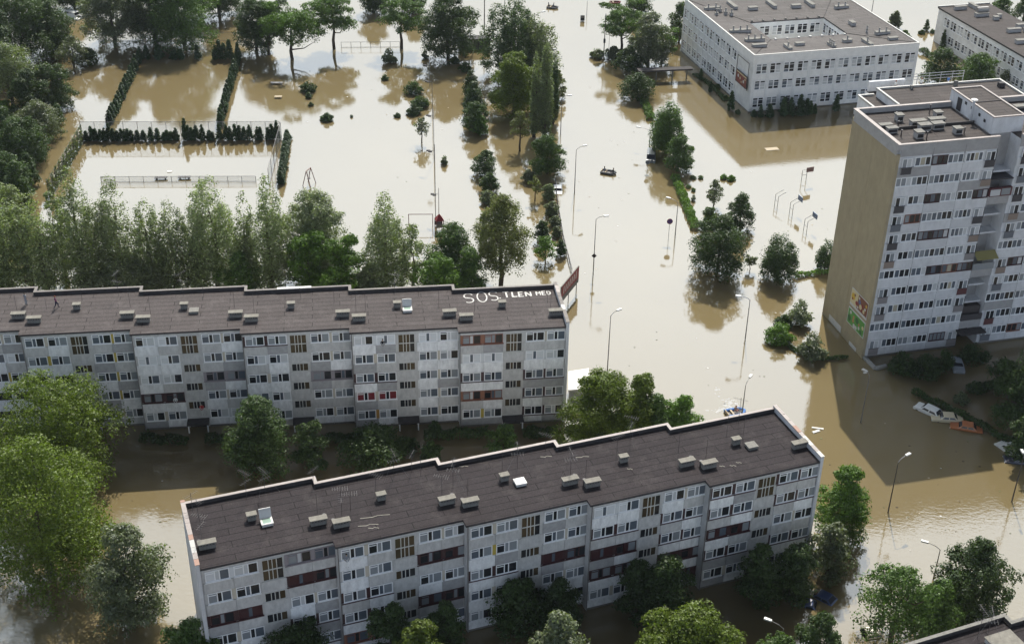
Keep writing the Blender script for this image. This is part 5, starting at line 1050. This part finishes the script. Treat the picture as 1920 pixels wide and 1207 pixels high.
# ------------------------------------------------------------------ cars
for k, c in {'car_white': (.72, .72, .68), 'car_beige': (.55, .48, .33), 'car_orange': (.38, .13, .045), 'car_grey': (.30, .33, .36), 'car_blue': (.03, .055, .16), 'car_navy': (.05, .055, .08), 'car_dark': (.10, .11, .11)}.items(): mat(k, c, .3, .5)
def car(px, py, rz, paint, label, kind='saloon', sink=.62, tiltx=0, tilty=0, zref=.5):
    p = spot(px, py, zref); root = empty('car', (p[0], p[1], -sink), rz, label, 'car')
    L2, W2 = 2.05, .8; hatch = kind == 'hatch'; van = kind == 'van'
    prof = [(-2.05, .35), (-2.08, .62), (-2.0, .86), (-1.05, .93), (-.55, 1.36), (.75, 1.40), (1.3, .96), (2.0, .9), (2.08, .6), (2.05, .35)] if kind == 'saloon' else \
           [(-1.8, .35), (-1.84, .62), (-1.75, .84), (-.95, .92), (-.45, 1.38), (1.2, 1.40), (1.72, .95), (1.8, .6), (1.78, .35)] if hatch else \
           [(-2.2, .35), (-2.25, .8), (-2.1, 1.1), (-1.6, 1.2), (-1.1, 1.95), (2.0, 1.98), (2.15, 1.2), (2.18, .35)]
    sect = lambda z: W2*(1.0 if z < .95 else 1-.24*(z-.95)/.45) if not van else W2*1.08*(1.0 if z < 1.2 else .9)
    bm = bmesh.new(); n = len(prof); lf = [bm.verts.new((x, -sect(z), z)) for x, z in prof]; rt = [bm.verts.new((x, sect(z), z)) for x, z in prof]
    bm.faces.new(lf); bm.faces.new(rt[::-1])
    for i in range(n): j = (i+1) % n; bm.faces.new((lf[j], lf[i], rt[i], rt[j]))
    bmesh.ops.recalc_face_normals(bm, faces=bm.faces); bmesh.ops.bevel(bm, geom=[e for e in bm.edges], offset=.06, segments=2, affect='EDGES', profile=.6)
    me = bpy.data.meshes.new('car_body'); bm.to_mesh(me); bm.free(); me.materials.append(M[paint]); link('body', me, root)
    i0 = 3; gl = 'glass_dark'
    def panel(i, a, c, nm):
        (x0, z0), (x1, z1) = prof[i], prof[i+1]; dx, dz = x1-x0, z1-z0; nl = math.hypot(dx, dz); nx, nz = -dz/nl*.012, dx/nl*.012
        P0 = (x0+dx*a+nx, z0+dz*a+nz); P1 = (x0+dx*c+nx, z0+dz*c+nz); b = MB(); k0 = sect(P0[1])-.1; k1 = sect(P1[1])-.1
        b.quad((P0[0], -k0, P0[1]), (P0[0], k0, P0[1]), (P1[0], k1, P1[1]), (P1[0], -k1, P1[1]), gl); b.build(nm, root)
    panel(i0, .12, .88, 'windscreen'); panel(5, .12, .85, 'rear_window')
    (x0, z0), (x1, z1), (x2, z2), (x3, z3) = prof[3], prof[4], prof[5], prof[6]
    for s in (-1, 1):
        for (a, c) in ((.08, .46), (.52, .92)):
            b = MB(); lo = z0+.1; hi = z1-.1
            xl = lambda q, t_: (x0+(x1-x0)*t_)+((x3+(x2-x3)*t_)-(x0+(x1-x0)*t_))*q
            y = lambda z: s*(sect(z)+.008)
            b.quad((xl(a, .2), y(lo), lo), (xl(c, .2), y(lo), lo), (xl(c, .85), y(hi), hi), (xl(a, .85), y(hi), hi), gl); b.build('side_window', root)
    for s in (-1, 1):
        b = MB(); b.box(prof[1][0]-.03, prof[1][0]+.05, s*.62-.14, s*.62+.14, .6, .74, 'lamp_white'); b.build('headlight', root)
        b = MB(); e = prof[-2][0]; b.box(e-.05, e+.03, s*.62-.12, s*.62+.12, .6, .74, 'red'); b.build('tail_light', root)
    for sx in (-1.25, 1.25):
        for s in (-1, 1):
            b = MB(); b.tube([(sx, s*(W2-.18), .3), (sx, s*(W2+.02), .3)], .3, 'black', 12); b.build('wheel', root)
    root.rotation_euler = (tiltx, tilty, rz); return root
def hdg(a, b_): p = spot(*a, .4); q = spot(*b_, .4); return math.atan2(q[1]-p[1], q[0]-p[0])
car(1741, 765, hdg((1725, 757), (1757, 771)), 'car_white', 'white hatchback first in the line of flooded cars', 'hatch', .55, 0, .05)
car(1777, 780, hdg((1752, 779), (1804, 783)), 'car_beige', 'cream saloon between the white and orange flooded cars', 'saloon', .55)
car(1813, 796, hdg((1786, 793), (1842, 802)), 'car_orange', 'orange saloon at the lower end of the car line', 'saloon', .68)
car(1894, 838, hdg((1880, 828), (1908, 847)), 'car_white', 'white hatchback nose down near the right edge', 'hatch', .5, 0, -.06)
car(1915, 858, hdg((1895, 856), (1935, 860)), 'car_navy', 'dark blue car cut by the right edge', 'saloon', .72)
car(1795, 680, hdg((1800, 698), (1788, 660)), 'car_grey', 'grey-blue car drowned to its bonnet beside the tower bushes', 'saloon', .5, 0, .04)
car(1511, 1124, hdg((1500, 1120), (1526, 1126)), 'car_blue', 'blue car roof just above water, left one', 'saloon', 1.05)
car(1545, 1112, hdg((1530, 1105), (1560, 1120)), 'car_blue', 'blue car roof just above water, right one under the tree', 'saloon', .95)
car(1221, 292, hdg((1221, 312), (1224, 276)), 'car_dark', 'dark grey van half under water beside the verge', 'van', .7)
car(1046, 350, hdg((1046, 362), (1046, 340)), 'car_grey', 'grey-blue car by the roadside railing, nearly submerged', 'saloon', .85)
car(133, 27, hdg((125, 25), (141, 29)), 'car_white', 'white van under the trees at the top left', 'van', .6)
car(153, 30, hdg((145, 32), (160, 27)), 'car_white', 'white saloon right of the white van', 'saloon', .6)
car(1634, 1180, hdg((1613, 1182), (1643, 1178)), 'car_beige', 'pale car roof under the open light green tree', 'saloon', .95)

# ------------------------------------------------------------------ people and boats
for k, c in {'skin': (.42, .29, .20), 'hair_dark': (.03, .022, .016), 'hair_red': (.22, .06, .03), 'cloth_grey': (.25, .26, .28), 'cloth_purple': (.22, .07, .13), 'cloth_navy': (.02, .025, .05), 'cloth_white': (.7, .7, .68), 'cloth_red': (.45, .04, .04), 'cloth_blue': (.10, .22, .50), 'cloth_black': (.018, .018, .02), 'rubber': (.10, .10, .10), 'rubber_red': (.16, .02, .02)}.items(): mat(k, c, .8, .3)
def person(loc, rz, pose, top, trousers, hair, label, sc=1.0):
    hip = .92; L_ = {}
    J = {'pelvis': ((0, 0, .95), .15), 'waist': ((0, 0, 1.1), .135), 'chest': ((0, -.01, 1.32), .16), 'neck': ((0, 0, 1.50), .062), 'head': ((0, -.02, 1.60), .095), 'crown': ((0, 0, 1.70), .085)}
    lim = {}
    if pose == 'stand': legs = [((.1, 0, .88), (.11, -.02, .48), (.11, .02, .08), (.12, -.14, .04))]*2; arms = [((.2, 0, 1.42), (.25, .02, 1.13), (.25, -.08, .88))]*2
    elif pose == 'walk': legs = [((.1, 0, .88), (.11, -.22, .5), (.11, -.2, .08), (.11, -.36, .06)), ((.1, 0, .88), (.11, .08, .47), (.11, .36, .14), (.11, .3, .02))]; arms = [((.2, 0, 1.42), (.26, .15, 1.15), (.24, .05, .92)), ((.2, 0, 1.42), (.25, -.12, 1.15), (.22, -.28, .98))]
    elif pose == 'lean': legs = [((.1, .05, .88), (.11, .05, .48), (.11, .05, .08), (.12, -.1, .04))]*2; arms = [((.2, -.05, 1.40), (.26, -.12, 1.15), (.12, -.3, 1.05))]*2
    else: legs = [((.1, -.05, .9), (.13, -.42, .95), (.13, -.5, .55), (.13, -.62, .5))]*2; arms = [((.2, 0, 1.42), (.28, -.1, 1.16), (.2, -.34, 1.1))]*2
    V = []; E = []; Rr = []; idx = {}
    def av(p, r_): V.append(p); Rr.append(r_); return len(V)-1
    prev = None
    for k in ('pelvis', 'waist', 'chest', 'neck', 'head', 'crown'):
        i = av(*J[k]); idx[k] = i
        if prev is not None: E.append((prev, i))
        prev = i
    nose = av((0, -.12, 1.60), .02); E.append((idx['head'], nose))
    for s, lg, ar in ((1, legs[0], arms[0]), (-1, legs[1], arms[1])):
        pr = idx['pelvis']
        for q, rr in zip(lg, (.105, .075, .052, .04)): i = av((q[0]*s, q[1], q[2]), rr); E.append((pr, i)); pr = i
        pr = idx['chest']
        for q, rr in zip(ar, (.065, .05, .034)): i = av((q[0]*s, q[1], q[2]), rr); E.append((pr, i)); pr = i
        w3 = Vector(V[pr]); dirv = (w3-Vector(V[E[-1][0]])).normalized(); palm = av(tuple(w3+dirv*.07), .035); E.append((pr, palm)); pv = Vector(V[palm]); side = dirv.orthogonal().normalized()
        for f in range(5): off = side*((f-2)*.02) if f else side*(-.055); i = av(tuple(pv+off+dirv*(.08 if f else .04)), .0095); E.append((palm, i))
    me = bpy.data.meshes.new('person'); me.from_pydata(V, E, []); o = bpy.data.objects.new('person', me); COL.objects.link(o)
    sk = o.modifiers.new('s', 'SKIN'); 
    for i, d_ in enumerate(me.skin_vertices[0].data): d_.radius = (Rr[i], Rr[i]*(.72 if i in (idx['chest'], idx['waist'], idx['pelvis']) else 1)); d_.use_root = (i == 0)
    o.modifiers.new('u', 'SUBSURF').levels = 1
    dg = bpy.context.evaluated_depsgraph_get(); me2 = bpy.data.meshes.new_from_object(o.evaluated_get(dg)); o.modifiers.clear(); o.data = me2; me2.name = 'person'
    for m in ('skin', top, trousers, 'cloth_black'): me2.materials.append(M[m])
    zs = {'sit': .98}.get(pose, 1.0)
    for f in me2.polygons:
        c = f.center; f.use_smooth = True
        if c.z > 1.49: k = 0
        elif abs(c.x) > .19 and c.z < (1.12 if pose == 'sit' else 1.14): k = 0
        elif c.z > zs and not (pose == 'sit' and c.y < -.16 and c.z < 1.06): k = 1
        elif c.z < .1 or (pose == 'sit' and c.z < .58): k = 3
        else: k = 2
        f.material_index = k
    o.location = tuple(loc); o.rotation_euler = (0, 0, rz); o.scale = (sc,)*3; tag(o, label, 'person')
    b = MB(); b.ball((0, .015, 1.69), .115, hair, 10, 6, .85); b.build('hair', o); return o
rp1 = spot(49.5, 571, HE); rp2 = spot(106.5, 577, HE)
person((rp1[0], rp1[1], HE-.02), 2.6, 'stand', 'cloth_grey', 'cloth_grey', 'hair_dark', 'person in grey standing on the far block roof, left')
person((rp2[0], rp2[1], HE-.02), 1.9, 'walk', 'cloth_purple', 'cloth_navy', 'hair_red', 'person in purple top walking across the far block roof')
ct, st_ = math.cos(TH), math.sin(TH)
def tl(u, v, z): return (TX+u*ct-v*st_, TY+u*st_+v*ct, z)
person(tl(10.4, 21.3, 31.1), TH+.3, 'stand', 'cloth_white', 'cloth_navy', 'hair_red', 'red-haired person in white at the left of the rear roof')
person(tl(14.6, 21.5, 31.1), TH-.2, 'stand', 'cloth_white', 'cloth_navy', 'hair_red', 'person in pale top at the middle of the tower railing')
person(tl(19.0, 21.5, 31.1), TH+.2, 'stand', 'cloth_blue', 'cloth_white', 'hair_dark', 'person in blue at the right end of the tower railing')
def bl(blk, u, v, z): m = Matrix.Rotation(blk.rotation_euler[2], 4, 'Z'); q = m @ Vector((u, v, z)); return (q.x+blk.location.x, q.y+blk.location.y, q.z)
hA = .1384
person(bl(far_block, 2*13.428+4.25, -2*1.2004-.02, SILL[1]-1.0), hA, 'lean', 'cloth_white', 'cloth_navy', 'hair_dark', 'person in white leaning from a dark window of the far block')
person(bl(far_block, 4*13.428+3.9, -4*1.2004-.02, SILL[4]-1.02), hA, 'lean', 'cloth_black', 'cloth_navy', 'hair_dark', 'person in black leaning from a top floor window')
person(bl(far_block, 2*13.428+7.4, -2*1.2004-.02, 2.82-1.0), hA, 'lean', 'cloth_red', 'cloth_navy', 'hair_dark', 'person in red at a low stairwell window of the far block')
person(bl(near_block, 1*13.089+.9, -1.0086-.02, SILL[4]-1.02), .3563, 'lean', 'cloth_grey', 'cloth_navy', 'hair_dark', 'person at a top floor window of the near block')
def boat(px, py, rz, label, m, L_=2.7):
    p = spot(px, py, .2); root = empty('boat', (p[0], p[1], 0), rz, label, 'boat'); b = MB(); W2 = .72
    path = [(-L_/2, -W2, .22), (L_*.25, -W2, .24), (L_*.42, -W2*.55, .3), (L_/2, 0, .36), (L_*.42, W2*.55, .3), (L_*.25, W2, .24), (-L_/2, W2, .22)]
    b.tube(path, [.2, .21, .2, .18, .2, .21, .2], m, 8); b.build('hull', root); b = MB(); b.box(-L_/2+.1, L_*.3, -W2+.05, W2-.05, .05, .14, 'steel_dark'); b.build('floor', root)
    b = MB(); b.box(-L_/2, -L_/2+.1, -W2+.1, W2-.1, .1, .5, 'timber'); b.build('transom', root); b = MB(); b.box(-.6, -.35, -W2, W2, .3, .36, 'timber'); b.build('seat', root); return p
p = boat(1141, 323, -.35, 'small dark dinghy with two people in the middle of the road', 'rubber')
person((p[0]-.75, p[1]+.4, -.58), 1.3, 'sit', 'cloth_grey', 'cloth_navy', 'hair_dark', 'person in grey rowing in the mid road dinghy'); person((p[0]+.85, p[1]-.25, -.58), -1.6, 'sit', 'cloth_black', 'cloth_navy', 'hair_dark', 'person in black at the bow of the mid road dinghy')
p = boat(1036, 14, -.25, 'dark dinghy with two people at the top of the road', 'rubber')
person((p[0]-1.0, p[1]+.5, -.5), 1.3, 'sit', 'cloth_black', 'cloth_navy', 'hair_dark', 'person at the stern of the top dinghy'); person((p[0]+.3, p[1]+.3, -.5), -1.6, 'sit', 'cloth_navy', 'cloth_navy', 'hair_dark', 'person at the bow of the top dinghy')
boat(1153, 5, .1, 'dark red empty boat at the top edge of the road', 'rubber_red')
p = boat(1379, 773, .3, 'dinghy with bather half hidden behind the near block parapet', 'cloth_blue', 2.6)
person((p[0], p[1], -.45), 2.5, 'sit', 'skin', 'cloth_red', 'hair_red', 'bare-chested person in the dinghy behind the near block')
# churned foam left of that dinghy
rng = np.random.default_rng(8); b = MB(); mat('foam', (.38, .37, .35), .7)
for (cx, cy, sx, sy, n) in ((1366, 756, 9, 7, 34), (1352, 768, 14, 3, 26), (1345, 733, 5, 9, 9), (1380, 758, 7, 7, 14)):
    for _ in range(n):
        c = spot(rng.normal(cx, sx*.7), rng.normal(cy, sy*.7)); k = rng.integers(7, 10); rr = rng.uniform(.04, .17); ph = rng.uniform(0, 6)
        b.add([(c[0]+rr*(1+.4*math.sin(3*a+ph))*math.cos(a)*1.5, c[1]+rr*(1+.35*math.cos(2*a+ph))*math.sin(a), .004+.001*(_ % 7)) for a in np.linspace(0, 2*math.pi, k+1)[:-1]], [tuple(range(k))], 'foam')
tag(b.build('foam'), 'white foam churned up beside the dinghy', 'foam', None, 'stuff')
rng = np.random.default_rng(21); b = MB()
for (x0, y0, x1, y1, n) in ((1120, 560, 1520, 800, 26), (1080, 150, 1200, 520, 18), (1540, 760, 1900, 1000, 22), (540, 120, 860, 380, 16), (1300, 260, 1560, 480, 14), (230, 880, 330, 1060, 8), (1600, 950, 1900, 1060, 12)):
    for _ in range(n):
        c = spot(rng.uniform(x0, x1), rng.uniform(y0, y1)); rr = rng.uniform(.05, .16); a = rng.uniform(0, 6); k = rng.integers(4, 7)
        b.prism([(c[0]+rr*rng.uniform(.6, 1.5)*math.cos(a+2*math.pi*i/k), c[1]+rr*rng.uniform(.5, 1)*math.sin(a+2*math.pi*i/k)) for i in range(k)], -.02, .03, ['timber', 'hatch_white', 'leaf_olive', 'bark'][rng.integers(0, 4)])
tag(b.build('floating_litter'), 'small scattered litter drifting on the flood water', 'litter', None, 'stuff')
# floating planks and litter
def plank(px, py, l, w_, rz, m, label): p = spot(px, py); b = MB(); b.box(-l/2, l/2, -w_/2, w_/2, -.05, .08, m); b.box(-l/2+.05, l/2-.05, -w_/2+.04, w_/2-.04, .081, .1, m); tag(b.build('board', None, p, rz), label, 'floating board')
plank(1447, 280, 2.6, 1.3, .25, 'timber', 'pale wooden board floating in the school reflection')
plank(1533, 803, 1.5, .3, -.2, 'hatch_white', 'upper white plank floating by the near block end'); plank(1530, 809, 1.1, .4, .5, 'hatch_white', 'lower white plank floating by the near block end')
plank(1622, 699, .5, .3, .2, 'hatch_white', 'small white scrap floating off the tower corner'); plank(125, 341, 1.2, .6, .3, 'timber', 'pale board floating beside the green court fence'); plank(318, 322, .8, .7, .1, 'hatch_white', 'small pale box floating in the court')

# ------------------------------------------------------------------ haze
hz = bpy.data.materials.new('haze'); hz.use_nodes = True; hn = hz.node_tree.nodes; hn.remove(hn['Principled BSDF'])
vol = hn.new('ShaderNodeVolumePrincipled'); vol.inputs['Color'].default_value = (.85, .92, 1.0, 1); vol.inputs['Density'].default_value = 0.00005; vol.inputs['Anisotropy'].default_value = 0.2
hz.node_tree.links.new(vol.outputs[0], hn['Material Output'].inputs['Volume']); M['haze'] = hz
hb = MB(); hb.box(-420, 420, -40, 620, -3, 112, 'haze'); ho = hb.build('haze'); ho['kind'] = 'stuff'
